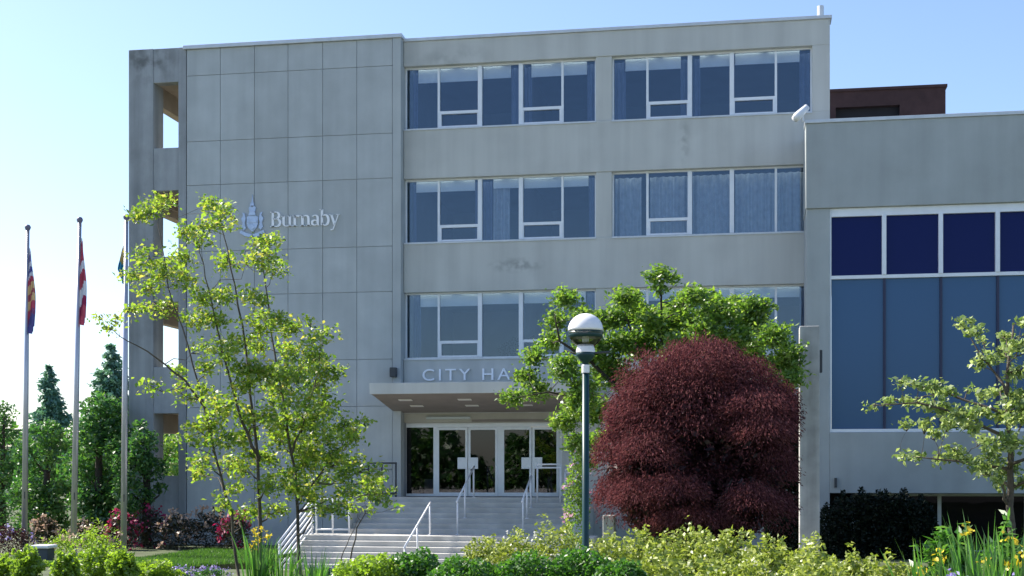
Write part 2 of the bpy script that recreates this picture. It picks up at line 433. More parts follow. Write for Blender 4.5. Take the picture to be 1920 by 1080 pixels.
# spandrel bands
for z0, z1 in ((heads[0], ztop - 0.10), (heads[1], sills[0]), (heads[2], sills[1]), (zdoorhead + 0.35, sills[2])):
    MB().box(Xl, Xr, YC, YC + 0.40, z0, z1).build("spandrel", M['concrete'], hall, bevel=0.015)
# end pier at the right of the top row and down
MB().box(gx(1523, YC), Xr, YC + 0.004, YC + 0.4, heads[0] - 0.0, sills[0]).build("pier", M['concrete'], hall, bevel=0.01)
xpa, xpb = gx(1117, YC), gx(1147, YC)
for r in range(3):
    MB().box(xpa, xpb, YC + 0.03, YC + 0.40, sills[r], heads[r]).build("pier", M['concrete'], hall, bevel=0.01)
MB().box(Xl - 0.02, Xr + 0.06, YC - 0.05, YC + 0.6, ztop - 0.10, ztop).build("roof_flashing", M['flashing'], hall, bevel=0.01)
# body of the building behind: end walls, back wall, roof
xb0 = gx(352, YP)
body = MB()
body.box(xb0, Xr, 57.7, 58, 0, ztop - 0.15)
body.box(Xr - 0.3, Xr, YC + 0.4, 57.7, 0, ztop - 0.15)
body.box(xb0, xb0 + 0.3, YC + 0.5, 57.7, 0, ztop - 0.15)
body.box(xb0 + 0.3, Xr - 0.3, YC + 0.4, 57.7, ztop - 0.5, ztop - 0.15)
body.build("main_wall", M['concrete'], hall)
MB().lathe([(0.0, 0.45), (0.10, 0.45), (0.10, 0.0)], (gx(1540, YC) , YC + 0.5, ztop), 10).build("roof_vent", M['flashing'], hall)

# interior rooms
for r in range(3):
    fl = sills[r] - 0.75; ce = heads[r] + 0.12
    b = MB()
    x0, x1 = Xl + 0.02, Xr - 0.31
    b.box(x0, x1, YC + 0.41, 48.5, fl - 0.2, fl)
    b.box(x0, x1, YC + 0.41, 48.5, ce, ce + 0.2)
    b.box(x0, x1, 48.5, 48.7, fl - 0.2, ce + 0.2)
    xm = (xpa + xpb) / 2
    for xw in (x0 + 0.1, xm, gx(975, YC), gx(1293, YC) if r < 2 else x1 - 0.1, x1 - 0.1):
        b.box(xw - 0.06, xw + 0.06, YC + 0.46, 48.45, fl, ce)
    b.build("room_interior", M['interior'] if r < 2 else M['interior_pale'], hall)
    for k in range(8):
        xa_ = x0 + (x1 - x0) * (k + .08) / 8; xb_ = x0 + (x1 - x0) * (k + .92) / 8
        MB().box(xa_, xb_, YC + .415, YC + .44, heads[r] + .05, heads[r] + .09).build("ceiling_light", M['office_lamp'], hall)

def curtain_mesh(x0, x1, y, z0, z1, amp=0.05, wave=0.16):
    b = MB(); n = max(6, int((x1 - x0) / wave * 6))
    top = []
    for i in range(n + 1):
        x = x0 + (x1 - x0) * i / n
        yy = y + amp * math.sin(2 * math.pi * (x - x0) / wave + 0.6 * math.sin(x * 3)) + random.uniform(-.008, .008)
        top.append((x, yy))
    for i in range(n):
        b.quad((top[i][0], top[i][1], z0), (top[i + 1][0], top[i + 1][1], z0), (top[i + 1][0], top[i + 1][1], z1), (top[i][0], top[i][1], z1))
    return b

def ribbon(r, pa, pb, mulls, thick, awn, blinds, curts, sheer=None, z_awn=30):
    """one window between two piers: frame with mullions and hopper sashes, pane, blinds, curtains"""
    z0, z1 = sills[r], heads[r]
    xa, xb = gx(pa, YC), gx(pb, YC)
    y0, y1 = YC + 0.20, YC + 0.29
    f = MB()
    f.box(xa, xb, y0, y1, z0, z0 + 0.05); f.box(xa, xb, y0, y1, z1 - 0.05, z1)
    f.box(xa, xa + 0.05, y0 + .003, y1, z0 + 0.05, z1 - 0.05); f.box(xb - 0.05, xb, y0 + .003, y1, z0 + 0.05, z1 - 0.05)
    X = {p: gx(p, YC) for p in mulls}
    for p in mulls:
        t = 0.065 if p in thick else 0.035
        f.box(X[p] - t, X[p] + t, y0 - (0.05 if p in thick else 0.01), y1, z0 + 0.05, z1 - 0.05)
    hz = 0.52
    for a, bb in awn:
        xa2, xb2 = X.get(a, gx(a, YC)), X.get(bb, gx(bb, YC))
        for q in ((z0 + hz - 0.045, z0 + hz + 0.045), (z0 + 0.051, z0 + 0.10)):
            f.box(xa2 + 0.03, xb2 - 0.03, y0 - 0.025, y1 - 0.02, q[0], q[1])
        for xx in (xa2 + 0.055, xb2 - 0.055):
            f.box(xx - 0.035, xx + 0.035, y0 - 0.03, y1 - 0.03, z0 + 0.10, z0 + hz - 0.045)
    o = f.build("window", M['frame'], hall)
    MB().box(xa + 0.03, xb - 0.03, YC + 0.245, YC + 0.251, z0 + 0.03, z1 - 0.03).build("pane", M['glass'], o)
    for a, bb, h in blinds:
        MB().box(gx(a, YC), gx(bb, YC), YC + 0.46, YC + 0.49, z1 - h, z1 + 0.02).build("blind", M['blind'], o)
    for a, bb in curts:
        curtain_mesh(gx(a, YC), gx(bb, YC), YC + 0.58, z0 - 0.05, z1 - 0.06).build("curtain", M['curtain'], o, smooth=True)
    if sheer:
        for a, bb in sheer:
            curtain_mesh(gx(a, YC), gx(bb, YC), YC + 0.60, z0 - 0.2, z1 - 0.1, 0.06, 0.22).build("curtain", M['sheer'], o, smooth=True)
    sl = MB().box(xa, xb, YC - 0.03, YC + 0.2, z0 - 0.045, z0 + 0.004); sl.build("sill", M['flashing'], o)
    return o

MA = [820, 898, 975, 1053]; MBB = [1213, 1293, 1372, 1455]
ribbon(0, 757, 1117, MA, (898, 975), ((820, 898), (975, 1053)), ((778, 897, .42), (901, 953, .38), (992, 1097, .40)), ((759, 776), (953, 974), (979, 992), (1097, 1116)))
ribbon(0, 1147, 1523, MBB, (1293, 1372), ((1213, 1293), (1372, 1455)), ((1170, 1275, .36), (1311, 1370, .36), (1378, 1500, .34)), ((1149, 1170), (1274, 1291), (1295, 1312), (1500, 1521)))
ribbon(1, 757, 1117, MA, (898, 975), ((820, 898), (975, 1053)), ((774, 885, .34), (920, 972, .30), (978, 1100, .33)), ((759, 772), (884, 896), (899, 917), (1100, 1116)), sheer=((918, 950),))
ribbon(1, 1147, 1523, MBB, (1293, 1372), ((1213, 1293),), (), (), sheer=((1150, 1200), (1216, 1290), (1297, 1368), (1378, 1453), (1458, 1520)))
ribbon(2, 757, 1117, MA, (898, 975), ((820, 898), (975, 1053)), ((782, 897, .40), (900, 973, .36), (978, 1095, .36)), ((759, 781), (1097, 1116)))
ribbon(2, 1147, 1523, MBB, (1293, 1372), ((1213, 1293), (1372, 1455)), ((1170, 1290, .36), (1297, 1500, .34)), ((1149, 1168), (1500, 1521)))
# plants on the third-row window ledge
for px_, s_ in ((958, .30), (1000, .34), (1025, .26), (938, .18)):
    p = Vector((gx(px_, YC), YC + 0.75, sills[2] - 0.1))
    t = thing("potted_plant", {958: "dark bushy potted plant on the ledge behind the third row glass beside the mullion", 1000: "widest dark potted plant behind the lower sash above the lettering",
              1025: "low dark potted plant behind the sash nearest the green tree", 938: "smallest dark potted plant on the ledge, standing apart under clear glass"}[px_], "plant", p, "potted plants on the office window ledge")
    MB().lathe([(0.0, 0), (0.09, 0), (0.12, 0.2), (0.10, 0.2), (0.0, 0.19)], p, 12).build("pot", M['dark'], t)
    leaves("foliage", ellip(p + Vector((0, 0, 0.2 + s_)), (s_ * 1.1, s_ * .7, s_), 160, .3), .16, .06, M['leaf_black'], t)

# ---- panelled wall on the left
xpl, xpr = gx(350, YP), gx(752, YP)
zpt = zz(550, 75, YP)
vx = [350, 413, 477, 540, 605, 669, 736]
hy = [zz(540, y, YP) for y in (133, 258, 341, 467, 551, 676, 763, 880)]
MB().box(xpl + 0.01, xpr - 0.35, YP + 0.03, YC + 0.5, 0, zpt - 0.12).build("wall_backing", M['joint'], hall)
pn = MB(); g = 0.007
zrows = [zpt - 0.12] + hy + [0.0]
for i in range(len(vx) - 1):
    for k in range(len(zrows) - 1):
        pn.box(gx(vx[i], YP) + g, gx(vx[i + 1], YP) - g, YP, YP + 0.045, zrows[k + 1] + g, zrows[k] - g)
pn.build("wall_panel", M['concrete_panel'], hall, bevel=0.006)
MB().box(gx(736, YP) + g, xpr, YP - 0.03, YC + 0.5, 0, zpt - 0.12).build("pilaster", M['concrete_panel'], hall, bevel=0.01)
MB().box(xpl - 0.1, xpr + 0.04, YP - 0.08, YP + 0.9, zpt - 0.12, zpt).build("roof_flashing", M['flashing'], hall, bevel=0.01)

# ---- open end frame
ex0, ex1 = gx(241, YP), gx(287, YP); ex2, ex3 = gx(334, YP), gx(349, YP)
zft = zz(290, 91, YP)
ops = [(zz(310, 277, YP), zz(310, 154, YP)), (zz(310, 481, YP), zz(310, 357, YP)), (zz(310, 688, YP), zz(310, 566, YP)), (zz(310, 892, YP), zz(310, 775, YP))]
MB().box(ex0, ex1, YP, YP + 0.8, 0, zft).build("corner_column", M['concrete_frame'], hall, bevel=0.02)
MB().box(ex2, ex3, YP + 0.004, YP + 0.8, 0, zft - 0.004).build("column", M['concrete_frame'], hall, bevel=0.02)
zb = [zft - 0.004] + [v for o in ops for v in (o[1], o[0])] + [0.0]
for k in range(0, len(zb), 2):
    MB().box(ex1, ex2, YP + 0.03, YP + 0.42, zb[k + 1], zb[k]).build("beam", M['concrete_frame'], hall, bevel=0.01)
sb = MB()
drop = zz(310, 154, YP) - zz(289, 190, YP)
for k in range(0, len(zb), 2):
    lo = zb[k + 1] - (drop if k < len(zb) - 2 else 0)
    sb.box(ex1 - 0.3, ex1 - 0.004, YP + 0.8, 50.0, max(lo, 0), zb[k] - (0.05 if k else 0.0))
sb.box(ex1 - 0.305, ex1 - 0.0, 50.0, 50.8, 0, zft)
sb.build("side_frame", M['warm_bounce'], hall)
slab = MB()
for k in range(0, len(zb) - 2, 2):
    slab.box(ex1, xb0 - 0.004, YP + 0.43, 57.5, zb[k + 1] + 0.02, zb[k + 1] + 0.25)
slab.build("balcony_slab", M['warm_bounce'], hall)
MB().box(ex3, xpl + 0.01, YP + 0.12, YC + 0.5, 0, zft).build("recess_strip", M['joint'], hall)

# ---- lettering and crest
def font_mesh(txt, size, X0, z0, y, ext):
    cu = bpy.data.curves.new("lettering", 'FONT'); cu.body = txt; cu.size = size; cu.extrude = ext; cu.space_character = 1.28
    o = bpy.data.objects.new("tmp", cu); C.objects.link(o)
    bpy.context.view_layer.update()
    me = bpy.data.meshes.new_from_object(o.evaluated_get(bpy.context.evaluated_depsgraph_get()))
    vs = [(X0 + v.co.x, y - v.co.z, z0 + v.co.y) for v in me.vertices]
    fs = [tuple(p.vertices) for p in me.polygons]
    bpy.data.objects.remove(o)
    return vs, fs
ch_h = zz(900, 691, YC) - zz(900, 713, YC)
vs, fs = font_mesh("CITY HALL", 1.0, 0, 0, 0, 0.03)
va = np.array(vs); wid = va[:, 0].max() - va[:, 0].min(); hgt = va[:, 2].max() - va[:, 2].min()
xa, xb = gx(793, YC), gx(1002, YC)
va[:, 0] = xa + (va[:, 0] - va[:, 0].min()) * (xb - xa) / wid
va[:, 2] = zz(900, 713, YC) + (va[:, 2] - va[:, 2].min()) * ch_h / hgt
va[:, 1] += YC - 0.035
fa = [tuple(f) for f in fs]
par = list(range(len(va)))
def find(i):
    while par[i] != i: par[i] = par[par[i]]; i = par[i]
    return i
for f in fa:
    for k in f[1:]: par[find(k)] = find(f[0])
groups = {}
for f in fa: groups.setdefault(find(f[0]), []).append(f)
for gf_ in groups.values():
    ids = sorted({i for f in gf_ for i in f}); ix = {i: k for k, i in enumerate(ids)}
    link("letter", va[ids], [tuple(ix[i] for i in f) for f in gf_], M['letter'], hall)

def stroke(b, pts, w, sx, sz, ox, oz, y0, y1):
    """flat ribbon letter stroke through pts, width w (may vary along it)"""
    n = len(pts)
    if not isinstance(w, (list, tuple)): w = [w] * n
    Lp, Rp = [], []
    for i, p in enumerate(pts):
        a = pts[max(i - 1, 0)]; c = pts[min(i + 1, n - 1)]
        dx, dz = c[0] - a[0], c[1] - a[1]; m = math.hypot(dx, dz) or 1
        nxn, nzn = -dz / m, dx / m
        Lp.append((ox + (p[0] + nxn * w[i] / 2) * sx, oz + (p[1] + nzn * w[i] / 2) * sz))
        Rp.append((ox + (p[0] - nxn * w[i] / 2) * sx, oz + (p[1] - nzn * w[i] / 2) * sz))
    for i in range(n - 1):
        b.prism([Rp[i], Rp[i + 1], Lp[i + 1], Lp[i]], y0, y1)
def arc(cx, cz, rx, rz, a0, a1, n=9):
    return [(cx + rx * math.cos(R(a0 + (a1 - a0) * i / (n - 1))), cz + rz * math.sin(R(a0 + (a1 - a0) * i / (n - 1)))) for i in range(n)]
lb = MB()
x0b, x1b = gx(508, YP), gx(637, YP); zbase = zz(570, 424, YP); xh = zz(570, 404, YP) - zbase
TW = 5.95; sx = (x1b - x0b) / TW
K, T = 0.20, 0.09
def st(pts, w): stroke(lb, pts, w, sx, xh, x0b, zbase, YP - 0.05, YP - 0.012)
def serif(x, z, wd=0.34): st([(x - wd / 2, z), (x + wd / 2, z)], 0.07)
th = [T, .14, K, K, K, K, K, .14, T]
# B
st([(.2, 0), (.2, 1.42)], K); serif(.15, .035, .36); serif(.15, 1.385, .36)
st([(.2, 1.38), (.42, 1.38)] + arc(.45, 1.07, .30, .31, 80, -90), [T, T] + th); st([(.2, .74), (.5, .74)], T)
st(arc(.48, .38, .36, .36, 85, -90), th); st([(.2, .04), (.48, .04)], T)
# u
lb.build("letter", M['letter'], hall); lb = MB()
ox = 1.0
st([(ox + .14, 1.0), (ox + .14, .3)] + arc(ox + .40, .28, .26, .26, 180, 330, 6), [K, K, K, .16, T, T, T, T]); serif(ox + .08, .965, .24)
st([(ox + .68, 0), (ox + .68, 1.0)], K); serif(ox + .62, .965, .24); serif(ox + .74, .035, .2)
# r
lb.build("letter", M['letter'], hall); lb = MB()
ox = 1.95
st([(ox + .16, 0), (ox + .16, 1.0)], K); serif(ox + .16, .035, .40); serif(ox + .10, .965, .24)
st(arc(ox + .40, .72, .24, .25, 170, 50, 5), [T, T, .12, .17, .2])
# n
lb.build("letter", M['letter'], hall); lb = MB()
ox = 2.62
st([(ox + .16, 0), (ox + .16, 1.0)], K); serif(ox + .16, .035, .40); serif(ox + .10, .965, .24)
st(arc(ox + .43, .70, .25, .27, 170, 0, 7) + [(ox + .68, 0)], [T, T, T, .12, .16, K, K, K]); serif(ox + .68, .035, .38)
# a
lb.build("letter", M['letter'], hall); lb = MB()
ox = 3.55
st(arc(ox + .30, .72, .24, .25, 150, 0, 6) + [(ox + .54, .05), (ox + .66, .04)], [.14, T, T, .14, K, K, K, T])
st(arc(ox + .28, .28, .24, .24, 50, 330, 10), [T, T, .12, K, K, K, .14, T, T, T])
# b
lb.build("letter", M['letter'], hall); lb = MB()
ox = 4.3
st([(ox + .16, 0.02), (ox + .16, 1.5)], K); serif(ox + .08, 1.47, .26)
st(arc(ox + .42, .49, .30, .49, 150, -150, 13), [T, T, .1, .14, K, K, K, K, K, .14, .1, T, T])
# y
lb.build("letter", M['letter'], hall); lb = MB()
ox = 5.12
st([(ox + .14, .98), (ox + .42, .05)], K); st([(ox + .74, .98), (ox + .40, -.1), (ox + .28, -.42), (ox + .08, -.42)], [T, T, .1, .14]); serif(ox + .14, .965, .36); serif(ox + .72, .965, .3)
lb.build("letter", M['letter'], hall)
cr = MB(); cx0, cz0 = gx(474, YP), zz(474, 440, YP); u = xh / 20.0 * 1.0
def plate(pts, d=0.06): cr.prism([(cx0 + a * u, cz0 + b * u) for a, b in pts], YP - d, YP - 0.012)
plate([(-1.6, 60), (1.6, 60), (0, 76)], .05)
plate([(-4, 54), (4, 54), (3, 60), (-3, 60)], .07); plate([(-6, 44), (6, 44), (7, 50), (4, 53.6), (0, 51), (-4, 53.6), (-7, 50)])
plate([(-7, 36), (7, 36), (5, 43.6), (-5, 43.6)], .08)
plate([(-11, 33), (-11, 20), (-8, 12), (0, 5), (8, 12), (11, 20), (11, 33), (6, 35.6), (-6, 35.6)], .05)
plate([(-9, 22), (9, 22), (9, 26), (-9, 26)], .075)
plate([(-6, 13), (0, 20), (6, 13), (0, 9)], .078)
for sgn in (-1, 1):
    p = [(12.5, 12), (17, 8), (21, 14), (19, 22), (22, 30), (18, 36), (20, 42), (15, 40), (13, 30), (15, 22)]
    plate([(sgn * a, b) for a, b in (p if sgn > 0 else p[::-1])], .06)
    q = [(1, 0), (12, 3), (22, 8), (25, 3), (14, -3), (2, -6)]
    plate([(sgn * a, b) for a, b in (q if sgn > 0 else q[::-1])], .07)
cr.build("crest", M['crest'], hall)

# ---- canopy
yf = YC - 3.0
cxl, cxr = gx(693, yf), gx(1075, yf) + 0.6
zf1 = zz(800, 717, yf); zf0 = zz(800, 738, yf); zk = zz(800, 774, YC) 
MB().prism_x([(yf, zf0), (YC + 0.0, zf0), (YC, zf1 + 0.12), (yf, zf1)], cxl, cxr).build("canopy", M['concrete'], hall, bevel=0.01)
# sloping soffit, brown
xk0, xk1 = gx(742, YC), gx(1070, YC)
sf = MB()
a0, a1 = Vector((cxl + .05, yf + .05, zf0 - .004)), Vector((cxr - .05, yf + .05, zf0 - .004))
b0, b1 = Vector((xk0, YC - .02, zk)), Vector((xk1, YC - .02, zk))
c0, c1 = Vector((cxl + .05, YC - .02, zf0 - .004)), Vector((cxr - .05, YC - .02, zf0 - .004))
sf.quad(a0, b0, b1, a1); sf.v += [tuple(a0), tuple(c0), tuple(b0)]; i = len(sf.v); sf.f.append((i - 3, i - 2, i - 1))
sf.v += [tuple(a1), tuple(b1), tuple(c1)]; i = len(sf.v); sf.f.append((i - 3, i - 2, i - 1))
sf.build("canopy_soffit", M['soffit'], hall)
for tx in (0.13, 0.42, 0.70):
    for ty, dx in ((0.30, 0.0), (0.62, 0.03)):
        p = a0.lerp(a1, tx + dx).lerp(b0.lerp(b1, tx + dx), ty)
        sl = (zk - zf0) / 3.0
        MB().prism_x([(p.y - .1, p.z - .012 - .1 * sl), (p.y + .1, p.z - .012 + .1 * sl), (p.y + .1, p.z + .03 + .1 * sl), (p.y - .1, p.z + .03 - .1 * sl)], p.x - .2, p.x + .2).build("downlight", M['downlight'], hall)
MB().box(gx(741, YP) - .12, gx(741, YP) + .08, YP - .25, YP - .031, zcanT + .12, zcanT + .42).build("wall_floodlight", M['dark_metal'], hall, bevel=.02)

# ---- entrance wall, doors
yd = YC + 0.30
zdh = zdoorhead
MB().box(xk0, xk1 + .5, YC + 0.05, YC + 0.4, zdh + 0.06, zdh + 0.346).build("bulkhead", M['bulkhead'], hall)
MB().box(gx(735, YC), gx(757, YC), YC - 0.006, YC + 0.45, 0.5, zk + .3).build("door_jamb", M['concrete_frame'], hall, bevel=.01)
MB().box(gx(800, YC), gx(882, YC), YC - 0.05, YC + 0.045, zdh + .16, zdh + .24).build("tube_light", M['tube_lamp'], hall)
fr = MB()
X_ = lambda p: gx(p, yd)
dz0, dz1 = DOORZ + 0.01, zdh
fr.box(X_(757), X_(1056), yd, yd + .1, dz1 - .08, dz1 + .06)
for p, t in ((759, .045), (816, .06), (937, .075), (1051, .06)):
    fr.box(X_(p) - t, X_(p) + t, yd + .003, yd + .1, dz0, dz1 - .08)
fr.box(X_(760), X_(814), yd + .006, yd + .1, dz0, dz0 + .08)
sdl = fr.build("entrance_frame", M['frame'], hall, bevel=.004)
MB().box(X_(761), X_(814), yd + .04, yd + .048, dz0 + .06, dz1 - .07).build("pane", M['door_glass'], sdl)
for p0, p1, side in ((819, 877, 1), (878, 933, -1), (941, 997, 1), (998, 1048, -1)):
    d = MB(); a, b = X_(p0), X_(p1); sw = .075
    d.box(a, a + sw, yd - .02, yd + .03, dz0, dz1 - .085); d.box(b - sw, b, yd - .02, yd + .03, dz0, dz1 - .085)
    d.box(a + sw, b - sw, yd - .018, yd + .028, dz0, dz0 + .12); d.box(a + sw, b - sw, yd - .018, yd + .028, dz1 - .165, dz1 - .085)
    o = d.build("door", M['frame'], hall, bevel=.004)
    MB().box(a + sw - .01, b - sw + .01, yd + .002, yd + .008, dz0 + .1, dz1 - .15).build("pane", M['door_glass'], o)
    hx = b - .16 if side > 0 else a + .16
    MB().box(hx - .16, hx + .16, yd - .05, yd - .022, dz0 + .86, dz0 + 1.22).build("push_plate", M['frame'], o, bevel=.01)
MB().box(gx(884, YC), gx(1050, YC), YC + .03, YC + .048, zdh + .075, zdh + .15).build("lintel_strip", M['soffit'], hall)
for p in (740, 749):
    MB().box(gx(p, YC) - .05, gx(p, YC) + .05, YC - .02, YC - .008, DOORZ, zk - .02).build("jamb_strip", M['dark_metal'], hall)
# ground floor wall right of the doors, and lobby behind
MB().box(X_(1056), Xr, YC + .02, YC + .4, 0, zdh + .35 - .004).build("ground_floor_wall", M['concrete'], hall)
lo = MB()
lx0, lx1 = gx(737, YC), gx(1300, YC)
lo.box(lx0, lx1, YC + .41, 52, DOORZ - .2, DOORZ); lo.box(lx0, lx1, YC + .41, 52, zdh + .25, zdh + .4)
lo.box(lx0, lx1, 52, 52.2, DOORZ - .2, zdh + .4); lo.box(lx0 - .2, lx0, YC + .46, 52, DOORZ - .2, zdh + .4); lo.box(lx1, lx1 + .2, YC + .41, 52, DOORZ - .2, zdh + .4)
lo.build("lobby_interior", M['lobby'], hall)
for px_, Y_ in ((955, 47), (1010, 47), (1015, 50)):
    MB().box(gx(px_ - 22, Y_), gx(px_ + 22, Y_), Y_, Y_ + .2, zdh + .18, zdh + .24).build("lobby_light", M['warm_lamp'], hall)
MB().box(X_(790), X_(812), yd + .4, yd + .9, DOORZ, DOORZ + .55).build("lobby_box", M['blind'], hall)

# ================================================================== ENTRANCE STEPS
steps = thing("entrance_steps", "broad grey concrete steps in two flights rising to the glass doors", "stairs", (gx(850, 38), 37, 0))
sxL, sxR = gx(690, 41), gx(1085, 41)
lxL, lxR = gx(556, 37.4), gx(1110, 37.4)
RL, TL_ = (0.52 + 0.648) / 8, .31
NU, hU, tU = 7, (DOORZ - 0.52) / 7, 0.33
yT = 41.0
MB().box(gx(660, 41.3), sxR, yT, YC - 0.035, 0, DOORZ).build("top_landing", M['steps'], steps, bevel=.01)
b = MB()
for i in range(1, NU):
    b.box(sxL, sxR, yT - i * tU, yT - (i - 1) * tU, 0.0, DOORZ - i * hU)
b.build("upper_flight", M['steps'], steps, bevel=.012)
yL = yT - (NU - 1) * tU
MB().box(lxL, lxR, yL - 1.15, yL, -.66, 0.52).build("middle_landing", M['steps'], steps, bevel=.012)
b = MB()
for i in range(1, 8):
    b.box(lxL, lxR, yL - 1.15 - i * TL_, yL - 1.15 - (i - 1) * TL_, -.66, 0.52 - i * RL)
b.build("lower_flight", M['steps'], steps, bevel=.012)
MB().box(gx(672, 40), sxL - .003, yL - .0, yT, 0, DOORZ - .25).build("cheek_wall", M['concrete'], steps, bevel=.012)
MB().box(sxR + .003, sxR + .35, yL, YC - .04, 0, DOORZ + .06).build("cheek_wall", M['concrete'], steps, bevel=.012)

def zstep(y):
    if y >= yT: return DOORZ
    if y >= yL: return DOORZ - math.ceil((yT - y) / tU - 1e-6) * hU
    if y >= yL - 1.15: return 0.52
    return max(-.648, 0.52 - math.ceil((yL - 1.15 - y) / TL_ - 1e-6) * RL)

def handrail(name, label, X, y0, y1, h, posts, mat, group, r=.028, rails=1):
    z0, z1 = zstep(y0), zstep(y1)
    t = thing(name, label, "handrail", (X, y0, z0), group)
    rb = MB()
    for k in range(rails):
        hh = h - k * .17
        rb.tube([(X, y0, z0 + hh), (X, y1, z1 + hh)], r)
    rb.build("rail", mat, t, smooth=True)
    for y in posts:
        f = (y - y0) / (y1 - y0); zt = z0 + (z1 - z0) * f + h
        MB().tube([(X, y, zstep(y)), (X, y, zt + .01)], r * .95).lathe([(0, .012), (.06, .012), (.06, 0)], (X, y, zstep(y)), 10).build("post", mat, t, smooth=True)
    return t
gR = "handrails of the entrance steps"
handrail("handrail", "white sloping handrail over the lower flight, standing apart from the door rails", gx(800, 38), 35.4, 38.5, .95, (35.5, 36.9, 38.4), M['white_metal'], gR)
handrail("handrail", "white sloping handrail over the upper flight in front of the double doors", gx(873, 40), 38.75, 41.3, .95, (38.85, 39.9, 41.2), M['white_metal'], gR)
handrail("handrail", "short white sloping handrail at the edge of the steps beside the guard rail", gx(990, 40), 38.9, 40.6, .95, (39.1, 39.8, 40.55), M['white_metal'], gR)
handrail("stair_railing", "white railing of many parallel sloping bars seen through the young tree", lxL + .10, 35.6, 38.6, 1.05, (35.7, 38.5), M['white_metal'], None, r=.03, rails=6)['category'] = "railing"

def guard(name, label, pts, zb_, h, mat, group=None, posts=None, mid=(0.12,), r=.028):
    t = thing(name, label, "railing", (*pts[0], zb_), group)
    rb = MB()
    for hh in (h,) + tuple(mid):
        rb.tube([(x, y, zb_ + hh) for x, y in pts], r)
    rb.build("rail", mat, t, smooth=True)
    a, c = Vector((*pts[0], 0)), Vector((*pts[-1], 0))
    for f in posts:
        p = a.lerp(c, f)
        MB().tube([(p.x, p.y, zb_), (p.x, p.y, zb_ + h)], r).build("post", mat, t, smooth=True)
    return t
guard("guard_railing", "white level guard rail with square posts at the end of the middle landing", [(gx(592, 38.9), 38.9), (gx(656, 38.9), 38.9)], .525, 1.0, M['white_metal'], "level guard rails by the steps", (0.02, .5, .98))
guard("guard_railing", "white box shaped guard rail in front of the second pair of doors", [(gx(1008, 40.9), 40.85), (gx(1052, 40.9), 40.85)], zstep(40.85), 1.15, M['white_metal'], "level guard rails by the steps", (.0, .98), (1.05,))
guard("guard_railing", "small white guard rail beside the pink flowering bush", [(gx(1058, 40.9), 40.95), (gx(1082, 40.9), 40.95)], zstep(40.95), 1.0, M['white_metal'], "level guard rails by the steps", (.05, .9), (.9,))
guard("guard_railing", "dark metal guard rail on the top landing beside the door jamb", [(gx(688, 41.4), 41.4), (gx(744, 41.4), 41.4)], DOORZ, 1.05, M['dark_metal'], "level guard rails by the steps", (.05, .5, .97), (.1,))

# ================================================================== WING
YW = 40.0
wl = gx(1511, YW); wr = gx(2350, YW)
wing = thing("building_wing", "low flat roofed concrete wing with tall blue glass wall beside the main block", "building", (gx(1700, YW), YW, 0))
wt = zz(1700, 217, YW); wl0 = zz(1700, 385, YW)
wz0 = zz(1700, 806, YW); wztr = zz(1700, 516, YW); wb0 = zz(1700, 925, YW); wft = zz(1700, 401, YW)
MB().box(wl, wr, YW, 41.99, wl0, wt - .10).build("parapet_wall", M['concrete_wing'], wing, bevel=.015)
MB().box(wl - .03, wr, YW - .04, YW + .7, wt - .10, wt).build("roof_flashing", M['flashing'], wing, bevel=.01)
wp = gx(1556, YW)
MB().box(wl + .02, wp, YW + .06, 41.98, 0, wl0 - .002).build("corner_pier", M['concrete_wing'], wing, bevel=.015)
MB().box(wl + .3, wr, 42.42, 60, wl0, wt - .2).build("roof_block", M['concrete_wing'], wing)
MB().box(wr - .4, wr, YW + .1, 60, 0, wl0 - .002).build("end_wall", M['concrete_wing'], wing)
MB().box(wp, wr - .41, YW + .05, YW + .5, wb0, wz0 - .06).build("base_wall", M['concrete_wing'], wing, bevel=.015)
wf = MB()
yg = YW + .22
wf.box(wp, wr - .41, yg - .12, yg + .08, wz0 - .056, wz0 + .035)
wf.box(wp, wp + .05, yg - .1, yg + .08, wz0 + .035, wl0 - .004)
wf.box(wp + .05, wr - .41, yg - .1, yg + .08, wft, wl0 - .004)
wf.box(wp + .05, wr - .41, yg - .1, yg + .08, wztr - .05, wztr + .05)
mull = [1658.5, 1765, 1872, 1979, 2086, 2193]
for p in mull:
    x = gx(p, YW); wf.box(x - .06, x + .06, yg - .13, yg + .08, wztr + .05, wft)
wo = wf.build("window", M['frame'], wing, bevel=.004)
dm = MB()
for p in mull:
    x = gx(p + 1, YW); dm.box(x - .035, x + .035, yg - .06, yg + .06, wz0 + .035, wztr - .05)
dm.build("mullion", M['dark_mullion'], wo)
edges = [wp + .05] + [gx(p, YW) for p in mull] + [wr - .41]
up_, lw_ = MB(), MB()
for a, b_ in zip(edges[:-1], edges[1:]):
    up_.box(a + .01, b_ - .01, yg, yg + .02, wztr + .03, wft + .01)
    lw_.box(a + .01, b_ - .01, yg, yg + .02, wz0 + .02, wztr - .03)
up_.build("upper_pane", M['wing_glass_dark'], wo); lw_.build("lower_pane", M['wing_glass'], wo)
